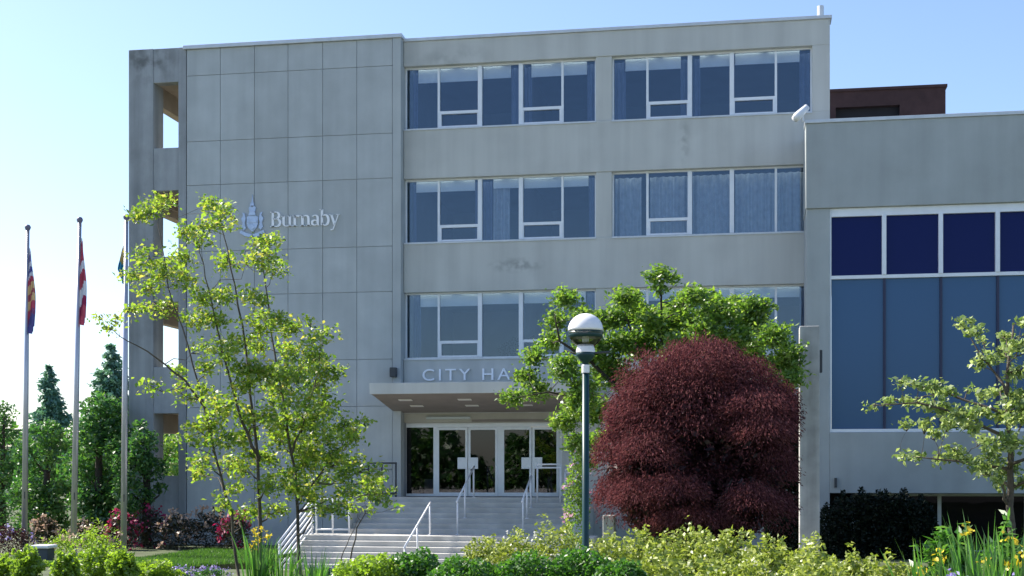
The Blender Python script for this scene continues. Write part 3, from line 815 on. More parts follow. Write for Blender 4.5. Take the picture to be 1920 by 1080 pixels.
# recessed basement below
rb = MB(); rb.box(wp, wr - .41, 42.2, 42.4, 0, wb0); rb.box(wp, wr - .41, YW + .51, 42.2, wb0, wb0 + .2)
rb.build("basement_wall", M['dark'], wing)
bw = MB()
bw.box(gx(1600, 42), gx(2100, 42), 42.08, 42.17, wb0 - .11, wb0 - .04); bw.box(gx(1600, 42), gx(2100, 42), 42.08, 42.17, -.05, .03)
for p in (1600, 1762, 1925, 2090):
    bw.box(gx(p, 42) - .055, gx(p, 42) + .055, 42.06, 42.17, .03, wb0 - .11)
o = bw.build("basement_window", M['flashing'], wing)
MB().box(gx(1604, 42), gx(2096, 42), 42.12, 42.13, .0, wb0 - .08).build("pane", M['basement_glass'], o)
MB().box(gx(1567, YW) - .035, gx(1567, YW) + .035, YW - .02, YW + .05, zz(1567, 914, YW), zz(1567, 896, YW)).build("wall_socket", M['dark_metal'], wing)

# rooftop brick room
YB = 53.0
brick = thing("brick_penthouse", "dark brown brick rooftop room showing above the wing's parapet", "building", (gx(1665, YB), YB, wt))
bx0, bx1 = gx(1480, YB), gx(1773, YB); bzt = zz(1665, 163, YB)
ox0, ox1 = gx(1567, YB), gx(1687, YB); ozt = zz(1627, 199, YB)
bb = MB(); bz = wt - .21
bb.box(bx0, bx1, YB, YB + .3, ozt, bzt - .1); bb.box(bx0, ox0, YB, YB + .3, bz, ozt); bb.box(ox1, bx1, YB, YB + .3, bz, ozt)
bb.box(bx1 - .3, bx1, YB + .3, YB + 6, bz, bzt - .1); bb.box(bx0, bx0 + .3, YB + .3, YB + 6, bz, bzt - .1); bb.box(bx0 + .3, bx1 - .3, YB + 5.7, YB + 6, bz, bzt - .1)
bb.build("brick_wall", M['brick'], brick)
MB().box(bx0 - .05, bx1 + .06, YB - .06, YB + 6.1, bzt - .1, bzt).build("roof", M['brick'], brick)
MB().box(ox0, ox1, YB + .25, YB + .3, bz, ozt).build("louvre", M['dark'], brick)  # dark panel stands in for the shade of the recessed opening

# floodlight on the wing corner
fp = Vector((gx(1503, YW), YW + .05, wt))
t = thing("roof_floodlight", "small white floodlight tilted on the corner of the wing's parapet", "lamp", fp)
MB().tube([fp + Vector((.05, 0, -.02)), fp + Vector((.02, 0, .16))], .03).build("bracket", M['white_metal'], t)
MB().tube([fp + Vector((-.20, -.1, .02)), fp + Vector((-.12, -.06, .12)), fp + Vector((.16, .05, .40))], [.10, .12, .09], 12).build("lamp_head", M['white_metal'], t, smooth=True)

# concrete pylon
YQ = 34.0
qx0, qx1 = gx(1499, YQ), gx(1537, YQ); qz = zz(1517, 611, YQ)
t = thing("concrete_post", "tall square weathered concrete post in front of the blue glass wing", "post", ((qx0 + qx1) / 2, YQ, 0))
MB().box(qx0, qx1, YQ, YQ + .5, 0, qz).build("shaft", M['concrete_post'], t, bevel=.02)
MB().box(qx1 - .002, qx1 + .07, YQ + .15, YQ + .35, zz(1540, 697, YQ), zz(1540, 655, YQ)).build("bracket", M['dark_metal'], t, bevel=.01)
t = MB().box(gx(1130, 27), gx(1152, 27), 27, 27.25, gz(27) - .1, zz(1140, 966, 27)).build("concrete_bollard", M['concrete_post'], origin=(gx(1141, 27), 27.1, gz(27)), bevel=.02)
tag(t, "short grey concrete bollard under the edge of the purple maple", "bollard")

# ================================================================== FLAGPOLES AND FLAGS
def flag_mat(name, stops):
    m, n, l, b = new_mat(name); b.inputs["Roughness"].default_value = 0.8
    tc = n.new("ShaderNodeUVMap"); tc.uv_map = "cloth"
    sp = n.new("ShaderNodeSeparateXYZ"); l.new(tc.outputs[0], sp.inputs[0])
    ns = n.new("ShaderNodeTexNoise"); ns.inputs["Scale"].default_value = 5.0
    l.new(tc.outputs[0], ns.inputs["Vector"])
    ad = n.new("ShaderNodeMath"); ad.operation = 'MULTIPLY_ADD'; ad.inputs[1].default_value = 0.10
    l.new(ns.outputs["Fac"], ad.inputs[0]); l.new(sp.outputs[1], ad.inputs[2])
    ad2 = n.new("ShaderNodeMath"); ad2.operation = 'MULTIPLY_ADD'; ad2.inputs[1].default_value = 0.12
    l.new(sp.outputs[0], ad2.inputs[0]); l.new(ad.outputs[0], ad2.inputs[2])
    rp = n.new("ShaderNodeValToRGB"); rp.color_ramp.interpolation = 'CONSTANT'
    e = rp.color_ramp.elements
    while len(e) < len(stops): e.new(.5)
    for i, (p, c) in enumerate(stops): e[i].position = p; e[i].color = (*c, 1)
    l.new(ad2.outputs[0], rp.inputs[0]); l.new(rp.outputs[0], b.inputs["Base Color"])
    return m
def flag(name, label, base, zt, zb_, wmax, side, mat):
    nv, nu = 26, 25; vs, uv = [], []
    for j in range(nv):
        v = j / (nv - 1); z = zt + (zb_ - zt) * v
        wd = wmax * (0.25 + 0.75 * math.sin(min(1, v * 1.25) * math.pi / 2)) * (1 - .35 * max(0, v - .8) / .2)
        for i in range(nu):
            uu = i / (nu - 1)
            fold = math.sin(uu * math.pi * 7 + v * 2.2)
            x = side * (0.05 + wd * (uu * 0.75 + .12 * fold * (0.3 + v)))
            y = 0.10 * fold * (0.4 + .6 * v) + .02 * math.sin(v * 9 + uu * 4)
            zd = z - .25 * uu * (1 - v) - .12 * math.sin(uu * 5) * v
            vs.append((base.x + x, base.y + y, zd)); uv.append((uu, v))
    fs = [(j * nu + i, j * nu + i + 1, (j + 1) * nu + i + 1, (j + 1) * nu + i) for j in range(nv - 1) for i in range(nu - 1)]
    o = link(name, vs, fs, mat, origin=(base.x, base.y, zt))
    ul = o.data.uv_layers.new(name="cloth")
    for lp in o.data.loops: ul.data[lp.index].uv = uv[lp.vertex_index]
    o.data.polygons.foreach_set("use_smooth", [True] * len(fs))
    return tag(o, label, "flag", "flags hanging limp on the flagpoles")
RED, WHT, BLU, YEL = (0.55, 0.07, 0.13), (0.75, 0.74, 0.80), (0.10, 0.10, 0.34), (0.78, 0.52, 0.25)
F1 = flag_mat("flag_cloth_banded", [(0, WHT), (.14, (.3, .25, .5)), (.24, WHT), (.32, BLU), (.38, WHT), (.44, RED), (.52, YEL), (.62, (.45, .1, .12)), (.70, YEL), (.8, RED), (.92, (.25, .08, .2)), (1.0, BLU)])
F2 = flag_mat("flag_cloth_red_white", [(0, WHT), (.10, RED), (.36, WHT), (.48, RED), (.66, WHT), (.86, (.3, .01, .08)), (1.0, RED)])
F3 = flag_mat("flag_cloth_yellow_blue", [(0, (.85, .7, .35)), (.62, (.10, .50, .72))])
polespec = [
    ("slim white flagpole with the multicoloured yellow and red flag", 45.5, 52, 1045, 424, 36.5, 465, 618, .21, 1, F1, "limp flag with yellow, red, white and blue folds"),
    ("slim white flagpole with the red and white flag", 137.5, 149.5, 1050, 410, 35.5, 446, 602, .16, 1, F2, "limp red and white flag hanging down its pole"),
    ("slim white flagpole against the concrete corner column, mostly clear of its flag", 231.5, 237, 1054, 405, 34.5, 450, 524, .24, -1, F3, "limp yellow and blue flag beside the corner of the building")]
for lab, pb_, pt_, yb_, yt_, Y_, f0, f1, fw, sd, fm, flab in polespec:
    base = Vector((gx(pb_, Y_), Y_, gz(Y_))); top = at(pt_, yt_ + 8, Y_)
    t = thing("flagpole", lab, "flagpole", base, "flagpoles on the lawn")
    MB().tube([base, base.lerp(top, .5), top], [.085, .075, .05], 14).build("pole", M['pole'], t, smooth=True)
    MB().lathe([(.16, 0), (.16, .05), (.09, .09)], base, 16).build("base_collar", M['pole'], t)
    MB().lathe([(0.0, .17), (.05, .16), (.08, .12), (.088, .08), (.07, .03), (.05, 0), (.05, -.1)], top, 14).build("finial", M['finial'], t, smooth=True)
    cl = base.lerp(top, .18)
    MB().tube([cl + Vector((.05, -.11, -.1)), cl + Vector((.05, -.11, .1))], .015).build("cleat", M['dark_metal'], t)
    fb = base.lerp(top, .85)
    flag("flag", flab, Vector((at(pt_, f0, Y_).x, Y_, 0)), zz(pt_, f0, Y_), zz(pt_, f1, Y_), fw, sd, fm)

# ================================================================== STREET LAMP
YLm = 19.0
lp = Vector((gx(1098, YLm), YLm, gz(YLm)))
Zl = lambda y: zz(1098, y, YLm) - lp.z
lamp = thing("street_lamp", "dark green lamp post with a white domed globe in front of the trees", "lamp", lp)
MB().lathe([(.14, 0), (.14, .12), (.07, .2), (.049, .3), (.049, Zl(700)), (0, Zl(700))], lp, 20).build("pole", M['lamp_green'], lamp, smooth=True)
MB().lathe([(.056, Zl(699)), (.056, Zl(685)), (.05, Zl(684))], lp, 20).build("collar", M['lamp_white'], lamp)
MB().lathe([(.045, Zl(688)), (.045, Zl(679)), (.08, Zl(676)), (.128, Zl(667)), (.132, Zl(660)), (0, Zl(660))], lp, 24).build("cup", M['lamp_green'], lamp, smooth=True)
MB().lathe([(.134, Zl(661)), (.134, Zl(658)), (.118, Zl(650)), (.09, Zl(645)), (0, Zl(644))], lp, 24).build("cup_cap", M['lamp_white'], lamp, smooth=True)
MB().tube([lp + Vector((.1, 0, Zl(662))), lp + Vector((.33, .05, Zl(660)))], .018).build("sensor_arm", M['dark_metal'], lamp)
rg = .245; zc = Zl(620)
prof = [(.12, Zl(645))] + [(rg * math.cos(R(a)), zc + rg * math.sin(R(a))) for a in range(-62, 1, 8)]
MB().lathe(prof, lp, 32).build("clear_globe", M['lamp_clear'], lamp, smooth=True)
prof = [(rg * math.cos(R(a)) * 1.005, zc + rg * math.sin(R(a)) * .98) for a in range(0, 91, 6)]
MB().lathe([(rg * .93, zc - .005)] + prof, lp, 32).build("white_dome", M['lamp_white'], lamp, smooth=True)
MB().lathe([(0, zc - .006), (rg * .97, zc - .006), (rg * .985, zc - .09), (rg * .9, zc - .10), (0, zc - .06)], lp, 32).build("louvre", M['lamp_green'], lamp, smooth=True)
MB().tube([lp + Vector((0, 0, Zl(646))), lp + Vector((0, 0, zc - .05))], .05).build("bulb_holder", M['lamp_white'], lamp)

# litter bin
YN = 33.0
bp_ = Vector((gx(83, YN), YN, gz(YN)))
t = thing("litter_bin", "low dark litter bin with a pale flat lid near the flagpoles", "bin", bp_)
hb = zz(83, 1028, YN) - bp_.z
MB().box(bp_.x - .19, bp_.x + .19, YN - .19, YN + .19, bp_.z - .1, bp_.z + hb).build("body", M['bin'], t, bevel=.02)
MB().box(bp_.x - .25, bp_.x + .25, YN - .25, YN + .25, bp_.z + hb + .002, bp_.z + hb + .09).build("lid", M['white_metal'], t, bevel=.03)

# ================================================================== TREES
def px_tree(name, label, cat, Y, base_px, limbs, clusters, leafmat, bark, leaf_len, leaf_w, per, sub, srad, djit, r0=.05, group=None, squash=.8, flat=.5, droop=.15, seedtwigs=1.0, rscale=.9):
    """a tree whose limbs and leaf clusters stand round Y; its clusters spread in depth by djit"""
    base = Vector((gx(base_px, Y), Y, gz(Y)))
    t = thing(name, label, cat, base, group)
    tb = MB(); nodes = []
    for li, (pts, ra, dy) in enumerate(limbs):
        pp = []
        for k, (a, b_) in enumerate(pts):
            f = k / max(1, len(pts) - 1)
            pp.append(at(a, b_, Y + dy * f + random.uniform(-.05, .05)))
        if li == 0 or pts[0][1] > 1040: pp.insert(0, Vector((pp[0].x, pp[0].y, min(gz(Y) - .05, pp[0].z - .05))))
        n = len(pp)
        sm = []
        for k in range(n - 1):
            for q in range(3): sm.append(pp[k].lerp(pp[k + 1], q / 3) + Vector((random.gauss(0, .012), random.gauss(0, .02), 0)))
        sm.append(pp[-1])
        tb.tube(sm, [ra * (1 - .82 * k / (len(sm) - 1)) for k in range(len(sm))], 8)
        nodes += [(p, ra * (1 - .82 * k / (len(sm) - 1))) for k, p in enumerate(sm)][2:]
    ppm = FPX / dep(base.x, Y)
    cs, rs = [], []
    for cl in clusters:
        a, b_, r = cl[:3]
        rr = r / ppm
        dy = (cl[3] if len(cl) > 3 else random.uniform(-djit, djit))
        c = at(a, b_, Y + dy); cs.append(c); rs.append(rr * rscale)
        below = [(p, q) for p, q in nodes if p.z < c.z + .1] or nodes
        p, q = min(below, key=lambda e: (e[0] - c).length + .5 * abs(e[0].z - c.z + .3))
        pts = wob(p, c, 5, .05)
        tb.tube(pts, [min(q * .6, .022) * (1 - .75 * k / 4) for k in range(5)], 5)
        for _ in range(int(3 * seedtwigs)):
            e = c + Vector((random.gauss(0, .5), random.gauss(0, .5), random.gauss(0, .4))) * rr
            tb.tube(wob(pts[3], e, 3, .05), [.006, .004, .002], 4)
    tb.build("trunk", bark, t, smooth=True)
    lc = sprays(cs, rs, per, sub, srad, squash)
    leaves("crown", lc, leaf_len, leaf_w, leafmat, t, droop=droop, flat=flat)
    return t

young = [(280,393,32),(305,378,18),(255,405,14),(397,382,24),(422,398,20),(390,423,28),(430,420,12),(349,438,22),(372,450,20),(275,482,26),(249,519,22),(308,508,34),(345,482,26),(345,523,30),
 (270,540,18),(427,490,26),(486,486,30),(504,452,20),(480,458,14),(515,508,22),(478,553,30),(382,560,26),(420,556,26),(271,578,16),(308,578,22),(249,582,12),(215,600,9),(184,600,9),(205,616,8),
 (367,600,26),(412,600,28),(493,612,34),(526,600,22),(552,615,16),(590,638,22),(615,625,13),(575,597,8),(419,656,32),(375,652,16),(440,640,20),(482,645,28),(586,675,38),(504,704,34),(549,700,34),(334,700,16),
 (382,730,18),(282,723,16),(338,723,12),(352,748,14),(456,723,28),(523,734,36),(597,723,34),(630,700,14),(420,760,32),(395,800,28),(380,865,22),(372,890,18),(400,830,20),(470,780,32),(530,790,38),(590,780,40),(640,800,30),(657,828,18),
 (560,840,38),(620,850,26),(500,860,28),(600,900,30),(540,900,30),(650,885,22),(480,958,18),(455,965,14),(585,935,18),(520,955,22),(440,915,16),(660,810,16),(540,660,26),(450,690,22),(560,750,32),(690,905,26),(665,870,24),(640,945,22),(610,955,22),(715,930,18),(705,880,14),(560,920,26),(430,870,22),(400,770,26),(470,850,24),(575,870,30),(520,820,30),(600,820,32),(630,870,24),(655,920,22),(430,820,24),(360,800,18),(355,830,16),(420,940,18),(450,880,22),(500,910,24),(470,690,24),(545,620,20),(560,800,34),(530,700,30),(610,700,26),(390,690,20),(580,850,30),(680,790,14),(500,780,28),(610,760,28),(455,820,24)]
limbsA = [([(487,1088),(487,980),(484,860),(470,740),(455,610),(435,500),(412,405)], .040, .3),
          ([(448,1088),(432,960),(405,860),(380,750),(352,650),(318,540),(296,420)], .030, -.6),
          ([(566,1088),(558,960),(548,850),(530,740),(508,620),(495,500),(500,450)], .034, .7),
          ([(384,765),(345,712),(290,668),(240,640),(200,612)], .022, -.8),
          ([(548,850),(575,780),(595,700),(605,640)], .022, .9),
          ([(484,860),(455,790),(428,700),(405,610),(385,520),(372,450)], .028, -.3),
          ([(556,940),(600,890),(640,840),(655,800)], .020, .6)]
px_tree("young_tree", "airy young multi-stemmed tree with yellow green leaves before the panelled wall", "tree", 22.0, 487, limbsA, young, M['leaf_young'], M['bark'], .088, .054, 8, 37, .08, 1.1, seedtwigs=1.5, rscale=1.0)
px_tree("sapling", "small thin sapling with pale leaves standing before the steps", "tree", 27.0, 662, [([(660,1050),(668,990),(690,950),(705,920)], .022, .3), ([(640,1046),(655,1010),(678,960)], .016, -.2)],
        [(700,920,20),(690,955,16),(722,940,12),(712,895,14),(676,930,16),(735,915,8),(660,950,12),(745,950,7)], M['leaf_young'], M['bark'], .12, .07, 6, 16, .07, .4)

green = [(1060,560,24),(1045,600,22),(1238,514,15,0),(1218,520,8,0),(1262,522,9,0),(1236,540,12,0),(1030,640,22),(1000,668,22),(985,705,22),(960,745,20),(1010,735,26),(1060,690,32),(1090,725,34),(1060,790,26),(1085,830,24),(1085,760,30),
 (1120,655,36),(1150,600,28),(1195,585,32),(1250,590,34),(1300,600,36),(1350,590,40),(1425,572,22),(1410,600,36),(1450,630,34),(1480,660,26),(1482,715,22),(1200,650,44),(1280,650,44),(1150,700,44),(1110,770,34),
 (1350,650,40),(1400,660,36),(1440,690,36),(1240,610,40),(1170,560,26),(1300,555,24),(1330,560,20),(1120,600,26),(1486,690,20),(1200,720,40),(1130,830,30),(1090,590,16),(1375,570,16),(1265,700,40),(1100,870,18),(1220,600,30),(1275,572,24),(1325,620,34),(1385,630,30),(1165,640,30),(1100,640,26),(1460,690,20),(1340,575,22),(1185,557,18),(1130,690,30),(1400,575,20)]
limbsG = [([(1235,1060),(1240,900),(1235,760),(1240,640),(1240,530)], .12, .2), ([(1240,850),(1170,740),(1110,680),(1050,640),(1040,590)], .07, -.8), ([(1240,820),(1320,720),(1390,640),(1425,580)], .07, .6),
          ([(1180,770),(1100,750),(1030,735),(970,745)], .045, -1.0), ([(1300,780),(1400,740),(1470,700)], .045, .6), ([(1240,740),(1190,640),(1170,580)], .05, .2)]
px_tree("green_tree", "broad bright green tree spreading behind the purple maple and lamp post", "tree", 32.5, 1237, limbsG, green, M['leaf_green'], M['bark_dark'], .125, .075, 9, 62, .11, 1.3)

dog = [(1805,608,14),(1830,622,14),(1845,640,10),(1885,632,16),(1915,605,14),(1850,670,22),(1880,660,22),(1910,650,22),(1835,682,12),(1690,716,12),(1720,720,16),(1750,725,18),(1775,735,18),(1815,728,10),(1840,740,12),(1635,760,10),(1665,752,14),(1700,752,16),(1735,758,18),
 (1770,768,20),(1800,775,22),(1830,770,22),(1700,795,12),(1735,795,14),(1775,795,18),(1815,800,22),(1755,815,12),(1690,853,10),(1720,857,13),(1760,860,15),(1790,845,16),(1800,858,18),(1830,872,20),(1860,855,26),(1850,885,22),(1890,830,28),(1915,790,28),(1880,780,24),(1895,880,26),(1915,740,24),(1870,735,18),
 (1900,700,22),(1940,680,26),(1960,760,34),(1970,840,34),(1950,620,22),(1885,910,14),(1925,900,22),(2000,720,30),(2020,790,30),(1845,825,18),(1870,895,14),(1990,880,30),(1905,760,26)]
limbsD = [([(1897,1120),(1897,985),(1895,880),(1890,780),(1888,700),(1900,610)], .055, .1), ([(1893,830),(1820,780),(1720,755),(1640,760)], .022, -.3), ([(1893,880),(1800,865),(1690,854)], .02, .2),
          ([(1890,740),(1850,680),(1810,610)], .018, .2), ([(1890,790),(1960,760),(2020,720)], .02, -.2), ([(1892,780),(1770,735),(1690,716)], .018, .5), ([(1895,870),(1980,840),(2010,800)], .02, .3)]
px_tree("dogwood_tree", "small layered tree with cream edged leaves in front of the blue glass wing", "tree", 15.0, 1897, limbsD, dog, M['leaf_dogwood'], M['bark'], .068, .045, 10, 60, .042, .55, squash=.6, flat=.45, droop=.05)

# purple maple: drooping layered mounds of fine leaves
YM = 27.0
mb = Vector((gx(1305, YM), YM, gz(YM)))
mt = thing("maple_tree", "dense domed dark purple weeping maple with fine drooping foliage", "tree", mb)
ppm = FPX / dep(mb.x, YM)
cen, dirs = [], []
mounds = [(1325,705,80,66,.1,1.1),(1255,740,78,66,.0,1.0),(1395,735,66,62,.3,1.0),(1195,800,62,70,.2,1.0),(1155,868,44,66,.3,.9),(1215,868,66,60,-.7,.9),
          (1415,775,72,42,-.6,.9),(1430,825,62,48,-.9,.8),(1455,900,42,70,.1,.8),(1150,942,36,52,.2,.8),(1195,945,56,46,-.8,.8),(1265,935,64,44,-1.0,.7),(1410,955,56,46,-1.0,.7),(1305,822,176,182,.25,1.5),(1335,800,60,36,.1,.8),(1330,900,60,44,.1,.7),(1468,790,34,70,.3,.6),(1465,965,30,40,.0,.6),(1300,985,80,30,-.9,.6)]
for (a, b_, rx, ry, dy, ryd) in mounds:
    c = np.array(at(a, b_, YM + dy)); rx_, rz_ = rx / ppm, ry / ppm
    n = int(9000 * (rx_ * rz_ + .12 * rx_ + .1))
    d = unit(rng.normal(size=(n, 3))); d[:, 2] = np.where(rng.random(n) < .8, np.abs(d[:, 2]), d[:, 2])
    ph = rng.uniform(0, 6.28, 4)
    k = (.66 + .38 * rng.random(n) ** .7) * (1 + .07 * np.sin(9 * d[:, 0] + ph[0]) * np.sin(8 * d[:, 1] + ph[1]) + .06 * np.sin(15 * d[:, 0] + ph[2]) * np.sin(13 * d[:, 2] + ph[3]))
    p = c + d * k[:, None] * np.array([rx_, ryd, rz_]) + rng.normal(size=(n, 3)) * .05
    cen.append(p)
    dd = d.copy(); dd[:, 2] = -.55 - .5 * rng.random(n); dd += rng.normal(size=(n, 3)) * .35
    dirs.append(dd)
cen, dirs = np.vstack(cen), np.vstack(dirs)
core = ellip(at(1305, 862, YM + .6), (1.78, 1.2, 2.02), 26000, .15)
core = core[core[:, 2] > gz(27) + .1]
leaves("inner_foliage", core, .20, .085, M['leaf_purple'], mt, droop=.4)  # darker leaves paint the shade inside the crown
ok = cen[:, 2] > gz(27) + .05
leaves("crown", cen[ok], .075, .020, M['leaf_maple'], mt, dirs=dirs[ok], flat=.1)
tb = MB()
for dx, dy, h in ((0, 0, 2.6), (.5, -.4, 1.9), (-.6, -.3, 2.0), (.9, .3, 1.8), (-1.0, .2, 1.6), (.2, .6, 2.2)):
    q = [mb + Vector((dx * .1, dy * .1, -.1)), mb + Vector((dx * .3, dy * .3, h * .35)), mb + Vector((dx * .8, dy * .8, h * .7)), mb + Vector((dx * 1.4, dy * 1.4, h))]
    tb.tube(q, [.09, .07, .045, .015], 7)
tb.build("trunk", M['bark_dark'], mt, smooth=True)

# background trees on the left
def blob_tree(name, label, Y, px, ytop, blobs, mat, n, ll, lw_, bark=None, group=None):
    base = Vector((gx(px, Y), Y, gz(Y))); t = thing(name, label, "tree", base, group)
    ppm = FPX / dep(base.x, Y); cs = []; tb = MB()
    tb.tube([base - Vector((0, 0, .1)), at(px, (ytop + 1000) / 2, Y), at(px + 3, ytop + 30, Y)], [.16, .11, .03], 8)
    for a, b_, r in blobs:
        dy = random.uniform(-1, 1) * r / ppm
        c = at(a, b_, Y + dy); rr = r / ppm
        cs.append(ellip(c, (rr, rr * 1.1, rr * .85), int(1.7 * n * (r / 40) ** 2), .3, .3, .12))
        tb.tube(wob(at(px, min(b_ + 40, 990), Y), c, 4, .05), [.05, .04, .025, .01], 5)
    tb.build("trunk", bark or M['bark_dark'], t, smooth=True)
    leaves("crown", np.vstack(cs), ll, lw_, mat, t, droop=.1)
    return t
gB = "leafy trees beside the building"
blob_tree("leafy_tree", "dark green leafy tree overlapping the corner column of the building", 40.3, 275, 790, [(268,830,32),(250,870,40),(285,880,30),(240,920,35),(262,800,16),(300,915,14),(240,960,30),(225,850,34),(275,930,18)], M['leaf_dark'], 420, .16, .09, group=gB)
blob_tree("leafy_tree", "green leafy tree between the second and third flagpoles, below the ragged conifer", 41.0, 185, 740, [(190,770,40),(170,820,45),(210,830,45),(160,880,50),(205,900,50),(185,940,45),(215,780,26),(155,940,34),(180,985,40),(215,975,34)], M['leaf_dark'], 420, .17, .1, group=gB)
blob_tree("leafy_tree", "rounded green tree between the first two flagpoles, below the neat conifer", 45.0, 88, 790, [(90,815,36),(60,850,40),(110,850,42),(80,900,50),(50,930,40),(112,930,40),(85,960,36),(60,985,36),(115,985,30)], M['leaf_dark'], 420, .18, .1, group=gB)
blob_tree("leafy_tree", "sparse grey green tree at the very edge beyond the first flagpole", 52.0, 5, 750, [(8,775,26),(-15,800,40),(15,830,40),(-10,880,50),(20,900,44),(5,950,46)], M['leaf_dark'], 330, .19, .1, group=gB)
blob_tree("leafy_tree", "pale green tree seen through the lowest opening of the end frame", 62.0, 300, 780, [(300,800,30),(320,840,34),(285,850,34),(310,900,40),(270,810,22)], M['leaf_green'], 300, .22, .13, group=gB)
def conifer(label, Y, px, ytop, ybot, halfw, dens):
    base = Vector((gx(px, Y), Y, gz(Y))); t = thing("conifer_tree", label, "tree", base, "conifers beyond the leafy trees")
    zt = zz(px, ytop, Y); zb_ = zz(px, ybot, Y); hw = halfw * dep(base.x, Y) / FPX
    MB().tube([base, Vector((base.x, Y, zt))], [.28, .03], 8).build("trunk", M['bark_dark'], t, smooth=True)
    pts, dr = [], []
    nl = 16
    for i in range(nl):
        f = i / (nl - 1); z = zb_ + (zt - zb_) * f
        L = hw * (1 - f) ** .85 + .12
        for k in range(11):
            an = random.uniform(0, 6.28); LL = L * random.uniform(.35, 1.35)
            m = int(dens * LL) + 6
            s = rng.random(m) ** .7
            x = base.x + np.cos(an) * LL * s; y = Y + np.sin(an) * LL * s
            zc_ = z - .28 * LL * s ** 1.5 + .08 * LL * s ** 4
            p = np.stack([x, y, zc_], 1) + rng.normal(size=(m, 3)) * np.array([.16, .16, .16]) * (.5 + LL * .4)
            pts.append(p); q = np.tile([math.cos(an), math.sin(an), -.35], (m, 1)) + rng.normal(size=(m, 3)) * .5; dr.append(q)
    leaves("crown", np.vstack(pts), .38, .15, M['needle'], t, dirs=np.vstack(dr))
conifer("neat blue green conifer rising between the first two flagpoles", 88, 92, 690, 850, 46, 60)
conifer("tall ragged conifer beside the corner of the building", 74, 208, 652, 880, 78, 60)

# ================================================================== SHRUBS AND FLOWERS
def shrub(name, label, cat, px, py_top, wpx, Y, mat, n, ll, lw_, group=None, flowers=None, nf=0, fl=.07, depth=.8, lump=.13, squat=1.0, flat=.4, boxy=False):
    base = Vector((gx(px, Y), Y, gz(Y)))
    ppm = FPX / dep(base.x, Y)
    h = (zz(px, py_top, Y) - base.z) * squat; rx = wpx / 2 / ppm
    c = base + Vector((0, 0, h * .42)); r = (rx, rx * depth, h * .58)
    lc = ellip(c, r, n, .35, .3, lump); lc = lc[lc[:, 2] > base.z + .02]
    if boxy:
        q = rng.uniform(-1, 1, size=(n, 3)); q[:, 2] = rng.random(n)
        top_ = h * (.93 + .06 * np.sin(q[:, 0] * 17) + .05 * np.sin(q[:, 0] * 41 + 1)) * (1 - .25 * np.abs(q[:, 0]) ** 4)
        lc = np.array(base) + np.stack([q[:, 0] * rx * (1 - .1 * q[:, 2] ** 2), q[:, 1] * rx * depth, q[:, 2] * top_], 1)
    if not flowers:
        o = leaves(name, lc, ll, lw_, mat, origin=base, flat=flat)
        return tag(o, label, cat, group)
    t = thing(name, label, cat, base, group)
    leaves("foliage", lc, ll, lw_, mat, t, flat=flat)
    fc = ellip(c, (r[0] * 1.03, r[1] * 1.03, r[2] * 1.03), nf, .93, .7, lump)
    fc = np.repeat(fc, 5, axis=0) + rng.normal(size=(nf * 5, 3)) * fl * .45
    leaves("blossom", fc, fl, fl * .7, flowers, t, flat=.2)
    return t
gV = "variegated shrubs beyond the clipped hedge"
var = [(905, 1008, 95, 23, "lowest variegated shrub trailing out over the foot of the steps"), (965, 996, 110, 22.5, "spreading variegated shrub below the short white handrail"), (1040, 976, 120, 22, "upright yellow green variegated shrub close behind the lamp post"),
       (1150, 1000, 110, 21, "variegated shrub around the foot of the concrete bollard"), (1215, 990, 120, 19, "bright variegated shrub directly below the dark hollow of the maple"), (1290, 984, 130, 18.5, "tallest variegated shrub with pale tips under the maple's middle"),
       (1365, 992, 120, 18, "bushy variegated shrub under the maple's drooping red end"), (1440, 1008, 120, 17.5, "variegated shrub with white blossom beside the concrete post"), (1520, 1012, 110, 17, "variegated shrub hiding the base of the concrete post"),
       (1600, 1040, 120, 16, "low variegated shrub in front of the black evergreen bush"), (1680, 1052, 110, 15.5, "lowest yellowish shrub beside the yellow irises"), (1230, 1035, 150, 16, "near variegated shrub at the end of the clipped hedge"), (1390, 1040, 160, 15.5, "near variegated mound below the maple's drooping red end"), (1530, 1048, 150, 15, "near variegated mound below the concrete post")]
for px_, yt_, w_, Y_, lab in var:
    shrub("variegated_shrub", lab, "shrub", px_, yt_, w_, Y_, M['leaf_varieg'], 1700, .075, .042, gV, M['petal_white'] if px_ in (965, 1040, 1440) else None, 8, .05, lump=.22)
gH = "clipped green hedge bushes"
hed = [(690, 1048, 140, 13.6, "yellowish clipped bush beside the sapling's foot"), (775, 1040, 130, 13.8, "clipped green bush under the lower handrail"), (870, 1052, 150, 13.4, "low clipped bush in front of the steps, lightest in its row"), (985, 1046, 160, 13.6, "clipped dark green bush just before the lamp post"), (1090, 1036, 150, 13.8, "dark green clipped bush around the lamp post"), (1165, 1058, 110, 13.2, "small clipped bush ending the hedge by the variegated shrubs")]
for px_, yt_, w_, Y_, lab in hed:
    shrub("hedge_bush", lab, "hedge", px_, yt_ - 10, w_ * 1.15, Y_, M['leaf_hedge'] if px_ != 690 else M['leaf_lime'], 7500, .05, .03, gH, lump=.06)
gRh = "rhododendrons along the foot of the building"
rho = [(228, 962, 60, 38.5, 'r', "red flowering bush behind the third flagpole"), (280, 955, 70, 39.5, 'r', "red and cream flowering bush under the open end frame"), (335, 962, 75, 39, 'p', "brownish flowering bush at the foot of the panelled wall"), (395, 955, 80, 39.5, 'p', "tallest peach flowering bush against the panelled wall"), (440, 962, 60, 38.5, 'r', "dark bush with few red flowers behind the young tree"), (165, 975, 70, 40, 'p', "pale peach flowering bush between the last two flagpoles"), (85, 968, 50, 42, 'p', "peach flowering bush behind the litter bin")]
